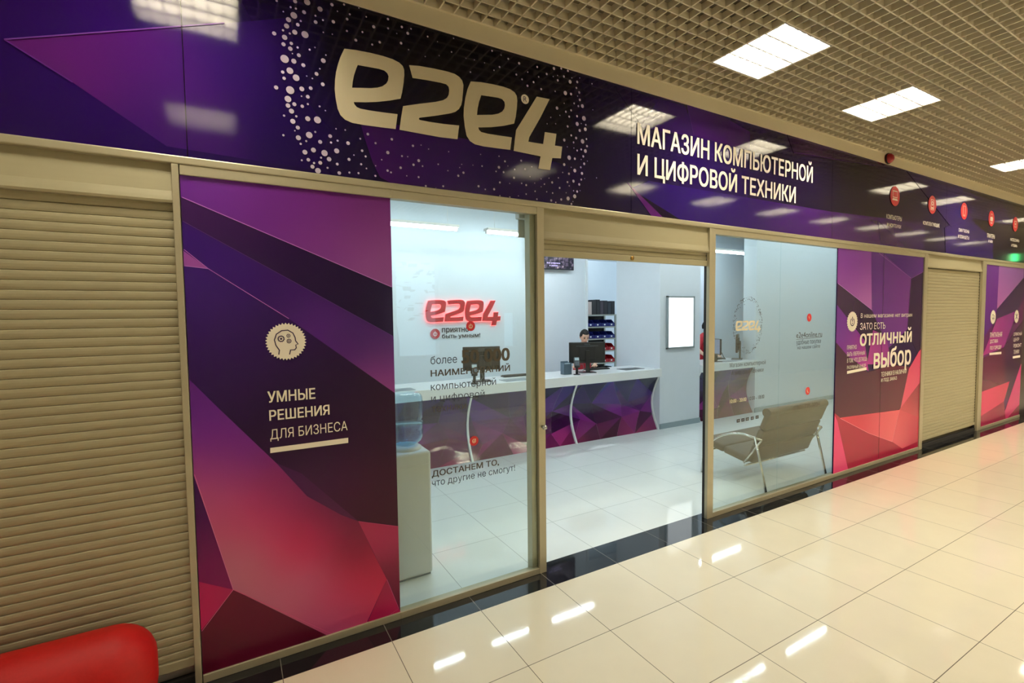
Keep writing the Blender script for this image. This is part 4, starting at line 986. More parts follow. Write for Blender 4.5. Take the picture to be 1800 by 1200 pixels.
# ---- hanging tube lights inside the shop
def shop_tube(x0, x1, y, z, label):
    t = thing('tube_light', label, 'tube light', ((x0 + x1) / 2, y, z), 'tube lights inside the shop')
    obj('fluorescent_tube', tube(B(), [(x0 + 0.01, y, z), (x1 - 0.01, y, z)], 0.017, 10), M_tube_in, t)
    b = box(B(), x0, x1, y - 0.075, y + 0.075, z + 0.022, z + 0.06)
    box(b, x0, x0 + 0.012, y - 0.02, y + 0.02, z - 0.02, z + 0.03)
    box(b, x1 - 0.012, x1, y - 0.02, y + 0.02, z - 0.02, z + 0.03)
    obj('batten', b, M_lampwhite, t)
    for xx in (x0 + 0.15, x1 - 0.15):
        obj('suspension_wire', tube(B(), [(xx, y, z + 0.07), (xx, y, ZC)], 0.002, 6), M_lampwhite, t)
    return t
YT, ZT = 3.6, 3.225
TX = [(1.9515 - 0.2, 2.912), (3.3782, 3.3782 + 0.9), (3.3782 + 1.15, 3.3782 + 2.05), (7.35, 8.42), (8.5149 - 0.3, 9.8381)]
shop_tube(*TX[0], YT, ZT, 'glowing tube light seen through the left window, upper left of the red logo')
shop_tube(*TX[1], YT, ZT, 'glowing tube light seen at the top right corner of the left window')
shop_tube(*TX[2], YT, ZT, 'glowing tube light hidden behind the raised shutter box')
shop_tube(TX[4][0], TX[4][1], YT, ZT, 'glowing tube light seen through the right window over the second counter')
for i, x in enumerate((1.2, 3.0, 4.8, 6.6, 8.4, 10.2, 11.8)):  # unseen row of tubes added to light the shop floor
    shop_tube(x - 0.6, x + 0.6, 1.5, 3.7, 'unseen tube light added high behind the shop sign, number %s from the left wall' % ['one', 'two', 'three', 'four', 'five', 'six', 'seven'][i])
shop_tube(6.3, 7.5, 5.2, 3.7, 'glowing tube light in the stock room above the shelf')

# ---- service counters
def counter(name, label, x0, x1, fins, seed, endcap):
    t = thing(name, label, 'counter', ((x0 + x1) / 2, 3.1, 0), 'service counters')
    obj('countertop', box(B(), x0, x1, 2.78, 3.5, 0.905, 1.04, bev=0.004), M_white, t)
    prof = lambda z: 0.15 * math.sin(PI * min(max(z, 0), 0.905) / 0.905)
    random.seed(seed)
    nx = max(3, int((x1 - x0) / 0.42))
    rows = [0.0, 0.26, 0.55, 0.905]
    grid = []
    for j, z in enumerate(rows):
        r = []
        for i in range(nx + 1):
            xx = x0 + (x1 - x0) * i / nx
            if 0 < i < nx: xx += random.uniform(-0.17, 0.17)
            r.append((xx, z + (random.uniform(-0.09, 0.09) if 0 < j < 3 else 0)))
        grid.append(r)
    low, mid, top = (160, 52, 88), (104, 36, 112), (44, 26, 104)
    def tone(z, d):
        a, b_, f = (low, mid, z / 0.45) if z < 0.45 else (mid, top, (z - 0.45) / 0.455)
        return tuple(max(4, (a[i] + (b_[i] - a[i]) * f) * d) for i in range(3))
    fac = []
    for j in range(3):
        for i in range(nx):
            a, b_, c, d = grid[j][i], grid[j][i + 1], grid[j + 1][i + 1], grid[j + 1][i]
            for tri in (((a, b_, c), (a, c, d)) if random.random() < 0.5 else ((a, b_, d), (b_, c, d))):
                k = random.choice([0.55, 0.65, 0.75, 0.85, 0.95, 1.05])
                fac.append((list(tri), [(p, tone(p[1], k * random.uniform(0.75, 1.25))) for p in tri]))
    art('front_panel', (x0, x1, 0.0, 0.905), fac, [], 2.86, t, thick=0.01, bend=prof, gain=0.8)
    obj('back_panel', box(B(), x0, x1, 3.1, 3.12, 0, 0.905), M_white, t)
    for xx in fins:
        f = B()
        ring = [(2.785 + prof(z) + 0.035, z) for z in [0.905 * k / 16 for k in range(17)]]
        vs = [(f.verts.new((xx - 0.014, a, b_)), f.verts.new((xx + 0.014, a, b_)), f.verts.new((xx - 0.014, a + 0.06, b_)), f.verts.new((xx + 0.014, a + 0.06, b_))) for a, b_ in ring]
        for p, q in zip(vs, vs[1:]):
            f.faces.new((p[0], p[1], q[1], q[0])); f.faces.new((p[2], q[2], q[3], p[3])); f.faces.new((p[0], q[0], q[2], p[2])); f.faces.new((p[1], p[3], q[3], q[1]))
        f.faces.new((vs[0][0], vs[0][2], vs[0][3], vs[0][1])); f.faces.new((vs[-1][0], vs[-1][1], vs[-1][3], vs[-1][2]))
        bmesh.ops.recalc_face_normals(f, faces=list(f.faces))
        obj('edge_strip', f, M_white, t)
    return t
counter('service_counter', 'long white topped counter with purple faceted front seen through the doorway', 0.25, 6.245, (0.98, 2.74, 4.49, 6.225), 4, True)
counter('service_counter', 'shorter white topped counter with purple front behind the lounge window', 7.26, 8.85, (7.275,), 9, False)

# ---- wall sign: four red letters lit from behind, slogan and badge
ws = thing('wall_sign', 'red halo lit shop logo with a two line slogan on the inner wall', 'sign', (3.3, YB, 1.75))
YS = YB - 0.055
bb = (2.7395, 4.131, 1.7902, 2.2379)
M_halo = mat('halo_led', (1, 0.1, 0.1), 0.5, emit=(1.0, 0.09, 0.10), power=6.0)
for k in range(4):
    bm = B()
    lp = logo_loops(k, bb)
    fill(bm, lp, YS + 0.02, thick=0.02)
    l = obj('logo_letter', bm, M_darkred, ws)
    hb = B()
    for q in lp: ribbon(hb, q, 0.012, YS + 0.0225, closed=True)
    for f in hb.faces: f.normal_flip()
    obj('halo_light', hb, M_halo, l)
bt = (3.031, 3.7378, 1.5772, 1.6678)
lettering('приятно', (3.0329, 3.5222, 1.6681, 1.7668), YB - 0.02, M_black, ws, 0.02)
lettering('быть умным!', bt, YB - 0.02, M_black, ws, 0.02)
badge(ws, (2.9112, 1.6744), 0.085, YB - 0.02, M_darkred, 'power', M_white)

# ---- lit poster frame on the pillar
lx0, lx1, lz0, lz1 = 6.3866, 7.0642, 1.3605, 2.2664
lbx = thing('light_box', 'blank glowing white poster frame on the pillar wall between the counters', 'light box', ((lx0 + lx1) / 2, 2.83, lz0))
fr = B()
for a in ((lx0, lx1, lz0, lz0 + 0.03), (lx0, lx1, lz1 - 0.03, lz1), (lx0, lx0 + 0.03, lz0, lz1), (lx1 - 0.03, lx1, lz0, lz1)):
    box(fr, a[0], a[1], 2.79, 2.829, a[2], a[3], bev=0.003)
obj('frame', fr, mat('silver_profile', rgb(176, 186, 190), 0.35, 0.6), lbx)
obj('lit_panel', box(B(), lx0 + 0.03, lx1 - 0.03, 2.80, 2.81, lz0 + 0.03, lz1 - 0.03), mat('lit_acrylic', (0.9, 0.95, 1), 0.4, emit=(0.92, 0.98, 1.0), power=1.3), lbx)

# ---- television high on the back wall
M_screen = mat('tv_picture', (0.01, 0.01, 0.012, 1), 0.2)
nt = M_screen.node_tree
tc = nt.nodes.new('ShaderNodeTexCoord'); vo = nt.nodes.new('ShaderNodeTexVoronoi'); vo.inputs['Scale'].default_value = 9
no = nt.nodes.new('ShaderNodeTexNoise'); no.inputs['Scale'].default_value = 14; no.inputs['Detail'].default_value = 6
cr_ = nt.nodes.new('ShaderNodeValToRGB')
cr_.color_ramp.elements[0].position = 0.45; cr_.color_ramp.elements[0].color = (0.006, 0.004, 0.016, 1)
cr_.color_ramp.elements[1].position = 0.62; cr_.color_ramp.elements[1].color = (0.16, 0.12, 0.2, 1)
e3 = cr_.color_ramp.elements.new(0.72); e3.color = (0.75, 0.62, 0.55, 1)
nt.links.new(tc.outputs['Object'], no.inputs['Vector'])
nt.links.new(no.outputs['Fac'], cr_.inputs[0])
nt.links.new(cr_.outputs[0], nt.nodes['Principled BSDF'].inputs['Emission Color'])
nt.nodes['Principled BSDF'].inputs['Emission Strength'].default_value = 1.0
tvx1 = 5.6812; tvx0 = 4.70; tvz0 = 2.8077
tv = thing('television', 'dark wall television showing a night city picture, half hidden by the raised shutter', 'television', ((tvx0 + tvx1) / 2, 4.45, tvz0))
obj('case', box(B(), tvx0, tvx1, 4.455, 4.5, tvz0, tvz0 + 0.56, bev=0.005), M_black, tv)
obj('screen', box(B(), tvx0 + 0.012, tvx1 - 0.012, 4.452, 4.456, tvz0 + 0.018, tvz0 + 0.548), M_screen, tv)
obj('wall_bracket', box(B(), tvx0 + 0.3, tvx1 - 0.3, 4.5, 4.594, tvz0 + 0.15, tvz0 + 0.4), M_dark, tv)
zt_ = tvz0 + 0.10
M_cap = mat('screen_caption', (0.5, 0.4, 0.8), 0.4, emit=(0.75, 0.65, 1.0), power=1.0)
lettering('все цифровое', (tvx0 + 0.36, tvx0 + 0.66, zt_, zt_ + 0.035), 4.451, M_cap, tv)
lettering('и умное', (tvx0 + 0.42, tvx0 + 0.60, zt_ - 0.05, zt_ - 0.018), 4.451, M_cap, tv)

# ---- monitors, keyboards, terminals, mats
def monitor(name, label, loc, rz, w=0.54, h=0.33, lift=0.16, text=True):
    """seen from its back: local -y is the back, the screen looks to +y"""
    x, y, z = loc
    t = thing(name, label, 'monitor', loc, 'counter monitors')
    obj('case', box(B(), x - w / 2, x + w / 2, y + 0.03, y + 0.065, z + lift, z + lift + h, bev=0.008), M_black, t)
    obj('screen', box(B(), x - w / 2 + 0.012, x + w / 2 - 0.012, y + 0.0645, y + 0.067, z + lift + 0.02, z + lift + h - 0.012), mat('dark_screen', rgb(40, 52, 70), 0.2, emit=(0.4, 0.5, 0.7), power=0.4), t)
    hb = box(B(), x - 0.13, x + 0.13, y + 0.018, y + 0.032, z + lift + 0.05, z + lift + h * 0.8, bev=0.006)
    obj('back_cover', hb, M_dark, t)
    st = box(B(), x - 0.032, x + 0.032, y - 0.015, y + 0.015, z + 0.01, z + lift + h * 0.62, bev=0.004)
    obj('stand', st, M_black, t)
    obj('base', box(B(), x - 0.13, x + 0.13, y - 0.05, y + 0.15, z + 0.0, z + 0.012, bev=0.004), M_black, t)
    gl = box(B(), x - 0.18, x + 0.18, y + 0.027, y + 0.0295, z + lift + h - 0.062, z + lift + h - 0.058)
    obj('vent_line', gl, M_grey, t)
    if text: lettering('iiyama', (x - 0.045, x + 0.045, z + lift + h - 0.045, z + lift + h - 0.022), y + 0.029, M_grey, t)
    t.rotation_euler = (0, 0, rz)
    return t
ZK = 1.0405
def at_px_monitor(xc, y, rz, label, **k):
    return monitor('monitor', label, (xc, y, ZK), rz, **k)
at_px_monitor(4.8823, 3.05, -0.42, 'black monitor seen from behind in front of the man with dark hair', w=0.585, h=0.335, lift=0.15)
at_px_monitor(3.0257, 3.08, -0.30, 'black monitor seen from behind through the left window letters', w=0.53)
at_px_monitor(8.7733, 3.1, 0.55, 'black monitor on the second counter, turned sideways behind the window dots', w=0.46, h=0.36, lift=0.14, text=False)
def keyboard(label, x, y, rz):
    t = thing('keyboard', label, 'keyboard', (x, y, ZK), 'counter keyboards')
    obj('tray', box(B(), x - 0.22, x + 0.22, y - 0.07, y + 0.07, ZK, ZK + 0.018, bev=0.004), M_black, t)
    kb = B()
    for j in range(5):
        for i in range(14):
            box(kb, x - 0.205 + i * 0.0295, x - 0.205 + i * 0.0295 + 0.025, y - 0.06 + j * 0.025, y - 0.04 + j * 0.025, ZK + 0.018, ZK + 0.025)
    obj('key_field', kb, M_dark, t)
    t.rotation_euler = (0, 0, rz)
    return t
keyboard('black keyboard under the hands of the man with dark hair', 5.30, 3.33, -0.05)
keyboard('black keyboard beside the monitor behind the left window letters', 3.72, 3.34, -0.05)
keyboard('black keyboard in front of the man at the second counter', 8.36, 3.36, -0.05)
def terminal(label, x, y, rz):
    t = thing('payment_terminal', label, 'payment terminal', (x, y, ZK), 'payment terminals on stands')
    obj('base', lathe(B(), [(0, ZK), (0.055, ZK), (0.055, ZK + 0.008), (0.02, ZK + 0.014), (0, ZK + 0.014)], (x, y), 20), M_black, t)
    obj('pole', tube(B(), [(x, y, ZK + 0.01), (x, y, ZK + 0.13)], 0.02, 12), M_black, t)
    M4 = Matrix.Translation((x, y, ZK + 0.19)) @ Matrix.Rotation(-0.5, 4, 'X')
    obj('body', obox(B(), M4, 0.085, 0.045, 0.17, bev=0.01), M_black, t)
    obj('display', obox(B(), M4 @ Matrix.Translation((0, -0.024, 0.045)), 0.065, 0.004, 0.045), mat('lcd', rgb(170, 190, 196), 0.3), t)
    kp = B()
    for j in range(4):
        for i in range(3):
            obox(kp, M4 @ Matrix.Translation((-0.022 + i * 0.022, -0.025, 0.0 - j * 0.018)), 0.016, 0.005, 0.011)
    obj('keypad', kp, M_grey, t)
    obj('cable', tube(B(), [(x + 0.03, y + 0.02, ZK + 0.15), (x + 0.1, y + 0.03, ZK + 0.16), (x + 0.12, y + 0.05, ZK + 0.08), (x + 0.08, y + 0.06, ZK + 0.02), (x + 0.02, y + 0.1, ZK + 0.006)], 0.004, 6), M_grey, t)
    t.rotation_euler = (0, 0, rz)
    return t
terminal('payment terminal on a black stand beside the monitor facing the doorway', 4.5881, 2.95, -0.5)
terminal('payment terminal on a black stand in front of the left window monitor', 2.8325, 2.93, -0.4)
bx_ = 4.4927
cb = thing('leaflet_holder', 'translucent grey leaflet holder box at the left of the doorway monitor', 'leaflet holder', (bx_, 3.1, ZK))
o_ = B()
for a in ((-0.07, 0.07, -0.05, -0.045, 0, 0.16), (-0.07, 0.07, 0.045, 0.05, 0, 0.2), (-0.07, -0.065, -0.05, 0.05, 0, 0.18), (0.065, 0.07, -0.05, 0.05, 0, 0.18), (-0.07, 0.07, -0.05, 0.05, 0, 0.006)):
    box(o_, bx_ + a[0], bx_ + a[1], 3.1 + a[2], 3.1 + a[3], ZK + a[4], ZK + a[5])
obj('tray', o_, mat('smoked_acrylic', rgb(92, 112, 126), 0.2), cb)
obj('leaflets', box(B(), bx_ - 0.06, bx_ + 0.06, 3.07, 3.12, ZK + 0.006, ZK + 0.17), mat('paper', rgb(176, 196, 206), 0.6), cb)
def cmat(label, x0, x1, y0, y1, m):
    tag(obj('counter_mat', box(B(), x0, x1, y0, y1, ZK - 0.0005, ZK + 0.003), m), label, 'counter mat', 'flat mats on the counters')
cmat('black flat mat on the counter right of the doorway monitor', 5.60, 6.02, 2.95, 3.18, M_black)
cmat('grey flat mat on the counter just left of the door post', 3.30, 3.72, 2.86, 3.10, M_matgrey)
cmat('grey flat mat on the counter at the far left behind the water bottle', 1.5, 1.98, 2.86, 3.08, M_matgrey)
cmat('dark flat mat on the second counter', 8.05, 8.5, 2.88, 3.06, M_grey)
tag(obj('monitor_cable', tube(B(), [(8.06, 3.06, 1.30), (8.20, 3.08, 1.18), (8.30, 3.12, 1.11), (8.4, 3.15, 1.06), (8.48, 3.26, 1.05)], 0.007, 8), M_black), 'black cable sagging across the second counter to its monitor', 'cable')
at_px_monitor(8.02, 3.08, 1.25, 'black monitor seen edge on beside the right door post on the second counter', w=0.44, h=0.3, lift=0.14, text=False)

# ---- stock shelf behind the passage
SX0, SX1, SY = 6.60, 7.60, 5.4
sh = thing('storage_shelf', 'grey metal storage shelf in the stock room behind the doorway', 'shelf', ((SX0 + SX1) / 2, SY + 0.2, 0))
M_post = mat('galvanised_post', rgb(170, 172, 160), 0.45, 0.5)
for xx in (SX0, SX1 - 0.04):
    for yy in (SY, SY + 0.38):
        obj('post', box(B(), xx, xx + 0.04, yy, yy + 0.03, 0, 1.965), M_post, sh)
obj('back_panel', box(B(), SX0 + 0.01, SX1 - 0.01, SY + 0.412, SY + 0.418, 0.1, 1.93), M_dark, sh)
LV = [0.62, 0.885, 1.155, 1.43, 1.695, 1.965]
for z in LV:
    obj('shelf_board', box(B(), SX0, SX1, SY + 0.005, SY + 0.4, z - 0.03, z), M_post, sh)
M_bins = {'blue': mat('blue_bin', rgb(24, 32, 104), 0.35), 'red': mat('red_bin', rgb(170, 16, 30), 0.35), 'grey': mat('grey_bin', rgb(60, 66, 74), 0.4)}
M_tagw = mat('bin_label', rgb(235, 235, 230), 0.5)
def bin_(label, x, z, w, m):
    t = thing('storage_bin', label, 'storage bin', (x, SY + 0.15, z), 'open front bins on the stock shelf')
    b = B()
    y0, y1, h = SY + 0.01, SY + 0.3, 0.15
    box(b, x - w / 2, x + w / 2, y0, y1, z, z + 0.006)
    box(b, x - w / 2, x + w / 2, y0, y0 + 0.006, z, z + 0.075)
    box(b, x - w / 2, x + w / 2, y1 - 0.006, y1, z, z + h)
    for sx in (-1, 1):
        xa = x + sx * w / 2
        xb = xa - sx * 0.006
        for xx in (xa,):
            p = [(y0, z), (y1, z), (y1, z + h), (y0 + 0.11, z + h), (y0 + 0.03, z + 0.085), (y0, z + 0.075)]
            f1 = [b.verts.new((xa, yy, zz)) for yy, zz in p]
            f2 = [b.verts.new((xb, yy, zz)) for yy, zz in p]
            b.faces.new(f1); b.faces.new(f2[::-1])
            for i in range(len(p)): b.faces.new((f1[i], f1[(i + 1) % 6], f2[(i + 1) % 6], f2[i]))
    bmesh.ops.recalc_face_normals(b, faces=list(b.faces))
    obj('tub', b, m, t)
    obj('label_card', box(B(), x - 0.02, x + 0.02, y0 - 0.003, y0, z + 0.025, z + 0.055), M_tagw, t)
    return t
colr = ['grey', 'red', 'red', 'blue', 'blue']
rown = ['lowest row of grey bins', 'lower row of red bins', 'upper row of red bins', 'lower row of blue bins', 'upper row of blue bins']
posn = ['leftmost', 'second from left', 'third from left', 'rightmost']
for r in range(5):
    for i in range(4):
        bin_('%s open front storage bin, %s in the %s' % (colr[r], posn[i], rown[r]), 6.86 + i * 0.2, LV[r] + 0.001, 0.19, M_bins[colr[r]])
xq = 6.70
random.seed(3)
bcol = [(38, 34, 40), (196, 178, 170), (28, 28, 32), (20, 22, 26), (60, 50, 60), (24, 24, 30), (34, 40, 48), (22, 22, 26)]
bname = ['dark brown', 'pale pink', 'black', 'jet black', 'plum', 'charcoal', 'slate', 'soot black']
for i in range(8):
    w = [0.09, 0.1, 0.12, 0.1, 0.09, 0.11, 0.1, 0.1][i]
    c = bcol[i]
    tag(obj('product_box', box(B(), xq, xq + w, SY + 0.02, SY + 0.3, LV[5], LV[5] + [0.31, 0.28, 0.32, 0.33, 0.29, 0.31, 0.27, 0.3][i], bev=0.002), mat('carton_' + bname[i].replace(' ', '_'), rgb(*c), 0.4)), bname[i] + ' product box standing on the top board of the stock shelf', 'box', 'product boxes on the top shelf')
    xq += w + 0.008

# ---- junction box with loose wires at the top of the left window
jx = 1.9059
jz = 2.7135
jb = thing('junction_box', 'small white junction box with loose wires at the top corner of left window', 'junction box', (jx, 0.13, jz))
obj('case', box(B(), jx - 0.03, jx + 0.05, 0.10, 0.16, jz - 0.03, jz + 0.04, bev=0.006), M_cooler, jb)
obj('wire', tube(B(), [(jx + 0.05, 0.13, jz), (jx + 0.075, 0.12, jz + 0.015), (jx + 0.09, 0.12, jz - 0.01), (jx + 0.06, 0.11, jz - 0.04)], 0.003, 6), M_black, jb)
obj('wire', tube(B(), [(jx + 0.05, 0.12, jz + 0.02), (jx + 0.08, 0.12, jz + 0.035), (jx + 0.11, 0.12, jz + 0.03)], 0.003, 6), M_white, jb)
obj('cover_plate', box(B(), jx + 0.0, jx + 0.1, 0.16, 0.17, jz - 0.16, jz + 0.06), M_cooler, jb)

# ---- fire alarm on the cream trim
fx, fz = 7.1711, 3.8629
fa = thing('fire_alarm', 'small round red fire alarm on the cream trim under the ceiling', 'fire alarm', (fx, -0.02, fz))
obj('dome', lathe(B(), [(0, 0.09), (0.03, 0.085), (0.055, 0.06), (0.06, 0.03), (0.06, 0.012), (0, 0.012)], (0, 0), 20), mat('alarm_red', rgb(150, 14, 20), 0.35), fa)
obj('base_ring', lathe(B(), [(0, 0.012), (0.068, 0.012), (0.068, 0), (0, 0)], (0, 0), 20), M_dark, fa)
for ch in fa.children: ch.location = ch.location + origin(fa)
fa.children[0].location = (0, 0, 0.012)
fa.children[1].location = (0, 0, 0)
fa.location = (fx, -0.012, fz)
fa.rotation_euler = (PI / 2, 0, 0)

# ---- green sign further down the mall, seen only as a glow in the glossy panels
es = thing('exit_sign', 'green lit sign hanging far down the mall, mirrored in the glossy band', 'exit sign', (17.6, -1.5, 3.22))
obj('case', box(B(), 17.40, 17.80, -1.53, -1.47, 3.20, 3.42, bev=0.006), M_white, es)
obj('lit_face', box(B(), 17.42, 17.78, -1.472, -1.466, 3.22, 3.40), mat('green_face', (0.1, 0.6, 0.2), 0.4, emit=(0.05, 1.0, 0.25), power=10.0), es)
obj('hanger', tube(B(), [(17.6, -1.5, 3.42), (17.6, -1.5, ZG + 0.02)], 0.006, 8), M_white, es)

# ---- water cooler behind the left window
wc = thing('water_cooler', 'white floor water cooler with a blue bottle behind the left window', 'water cooler', (1.11, 0.57, 0))
cxb = (0.955, 1.265)
obj('cabinet', box(B(), cxb[0], cxb[1], 0.41, 0.73, 0.012, 0.955, bev=0.022, seg=4), M_cooler, wc)
obj('front_panel', box(B(), cxb[0] + 0.02, cxb[1] - 0.02, 0.404, 0.412, 0.03, 0.86, bev=0.003), M_cooler, wc)
obj('plinth', box(B(), cxb[0] + 0.015, cxb[1] - 0.015, 0.425, 0.715, 0.0, 0.014), M_grey, wc)
obj('collar', lathe(B(), [(0.12, 0.95), (0.12, 0.968), (0.09, 0.985), (0.06, 0.985), (0.06, 0.96)], (1.12, 0.57), 32), M_cooler, wc)
bot = [(0.03, 0.955), (0.035, 0.985), (0.09, 0.995), (0.12, 1.02), (0.134, 1.05), (0.136, 1.09), (0.130, 1.10), (0.130, 1.108), (0.136, 1.118), (0.136, 1.165), (0.130, 1.175), (0.130, 1.185), (0.136, 1.195), (0.136, 1.33), (0.132, 1.355), (0.118, 1.375), (0.09, 1.385), (0.0, 1.38)]
obj('water_bottle', lathe(B(), bot, (1.12, 0.57), 40), M_bluewater, wc)
obj('water', lathe(B(), [(0.0, 0.975), (0.085, 0.999), (0.115, 1.025), (0.13, 1.055), (0.131, 1.085), (0.125, 1.10), (0.131, 1.12), (0.131, 1.14), (0, 1.14)], (1.12, 0.57), 36), glass('water', (0.78, 0.90, 0.98), 0.8, 0.0), wc)

# ---- brown lounge seat by the right window, its back to the glass
so = thing('lounge_bench', 'brown leather two seat bench with steel hoop arms behind the right window', 'bench', (5.55, 0.45, 0))
sx0, sx1 = 4.99, 6.13
def slab(p, q, th, x0, x1, bev=0.015):
    """upholstered slab between two (y, z) points"""
    p, q = Vector(p), Vector(q)
    d = q - p
    L = d.length
    M4 = Matrix.Translation(((x0 + x1) / 2, (p.x + q.x) / 2, (p.y + q.y) / 2)) @ Matrix.Rotation(math.atan2(d.y, d.x), 4, 'X')
    return obox(B(), M4, x1 - x0, L, th, bev=bev)
br = B()
for a, b_ in ((0.0, 0.33), (0.335, 0.665), (0.67, 1.0)):
    p = Vector((0.33, 0.29)); q = Vector((0.11, 0.87)); d = q - p
    t_ = slab(tuple(p + d * a), tuple(p + d * b_), 0.075, sx0, sx1, 0.02)
    me = bpy.data.meshes.new('t'); t_.to_mesh(me); t_.free(); br.from_mesh(me); bpy.data.meshes.remove(me)
obj('backrest', br, M_leather, so, True, angle=0.9)
hr = B()
tube(hr, [(sx0, 0.125, 0.875), (sx1, 0.125, 0.875)], 0.05, 14)
obj('headroll', hr, M_leather, so, True, angle=0.9)
sb = B()
for a, b_ in ((0.0, 0.5), (0.505, 1.0)):
    p = Vector((0.36, 0.30)); q = Vector((0.95, 0.41)); d = q - p
    t_ = slab(tuple(p + d * a), tuple(p + d * b_), 0.085, sx0, sx1, 0.025)
    me = bpy.data.meshes.new('t'); t_.to_mesh(me); t_.free(); sb.from_mesh(me); bpy.data.meshes.remove(me)
obj('seat', sb, M_leather, so, True, angle=0.9)
for xx in (sx0 - 0.025, sx1 + 0.025):
    hoop = [(xx, 0.16, 0.57)] + [(xx, 0.3 + 0.6 * math.sin(a) * 1.05, 0.60 * math.cos(a) ** 0.75 if a < 1.55 else 0.0) for a in [PI / 2 * k / 14 for k in range(1, 14)]] + [(xx, 0.935, 0.006)]
    obj('arm_hoop', tube(B(), hoop, 0.013, 10), M_chrome, so)
    obj('leg', tube(B(), [(xx, 0.10, 0.0), (xx, 0.24, 0.6)], 0.014, 10), M_chrome, so)
    obj('brace', tube(B(), [(xx, 0.16, 0.57), (xx, 0.37, 0.27)], 0.011, 8), M_chrome, so)
obj('crossbar', tube(B(), [(sx0 - 0.025, 0.36, 0.24), (sx1 + 0.025, 0.36, 0.24)], 0.012, 8), M_chrome, so)
obj('crossbar', tube(B(), [(sx0 - 0.025, 0.85, 0.30), (sx1 + 0.025, 0.85, 0.30)], 0.012, 8), M_chrome, so)

# ---- red sofa end in front of the left shutter
rs = thing('red_sofa', 'rounded red upholstered sofa in front of the left closed shutter', 'sofa', (-1.2, -0.55, 0))
def pillow(bm, x0, x1, y0, y1, z0, z1, r, seg=8):
    box(bm, x0, x1, y0, y1, z0, z1, bev=r, seg=seg)
    return bm
obj('backrest', pillow(B(), -2.4, -0.365, -0.42, -0.07, 0.10, 0.545, 0.17), M_redfab, rs, True)
obj('seat', pillow(B(), -2.4, -0.40, -1.05, -0.36, 0.08, 0.36, 0.10), M_redfab, rs, True)
for xx in (-2.25, -0.55):
    for yy in (-0.95, -0.2):
        obj('foot', lathe(B(), [(0, 0), (0.025, 0), (0.03, 0.13), (0, 0.13)], (xx, yy), 14), M_chrome, rs)

# ------------------------------------------------------------------ people
def skin_mesh(nodes, edges, root, sub=2):
    me = bpy.data.meshes.new('s')
    names = list(nodes)
    me.from_pydata([nodes[n][0] for n in names], [(names.index(a), names.index(b_)) for a, b_ in edges], [])
    o = bpy.data.objects.new('s', me)
    COL.objects.link(o)
    o.modifiers.new('k', 'SKIN').use_smooth_shade = True
    sv = me.skin_vertices[0].data
    for i, n in enumerate(names):
        r = nodes[n][1]
        sv[i].radius = r if hasattr(r, '__len__') else (r, r)
        sv[i].use_root = (n == root)
    s = o.modifiers.new('u', 'SUBSURF')
    s.levels = sub
    s.render_levels = sub
    dg = bpy.context.evaluated_depsgraph_get()
    out = bpy.data.meshes.new_from_object(o.evaluated_get(dg))
    bpy.data.objects.remove(o)
    bm = B()
    bm.from_mesh(out)
    bpy.data.meshes.remove(out)
    for f in bm.faces: f.material_index = 0
    return bm
M_skin = noisy(mat('skin', rgb(226, 180, 152), 0.5), 30, 0.04)
M_hair = noisy(mat('dark_hair', rgb(24, 18, 16), 0.75), 60, 0.25)
M_shirt = noisy(mat('red_shirt', rgb(186, 22, 40), 0.65), 20, 0.06)
M_trouser = noisy(mat('dark_trousers', rgb(40, 42, 52), 0.75), 20, 0.06)
M_eye = mat('eye', rgb(30, 24, 22), 0.2)
M_lip = mat('lip', rgb(176, 104, 92), 0.5)
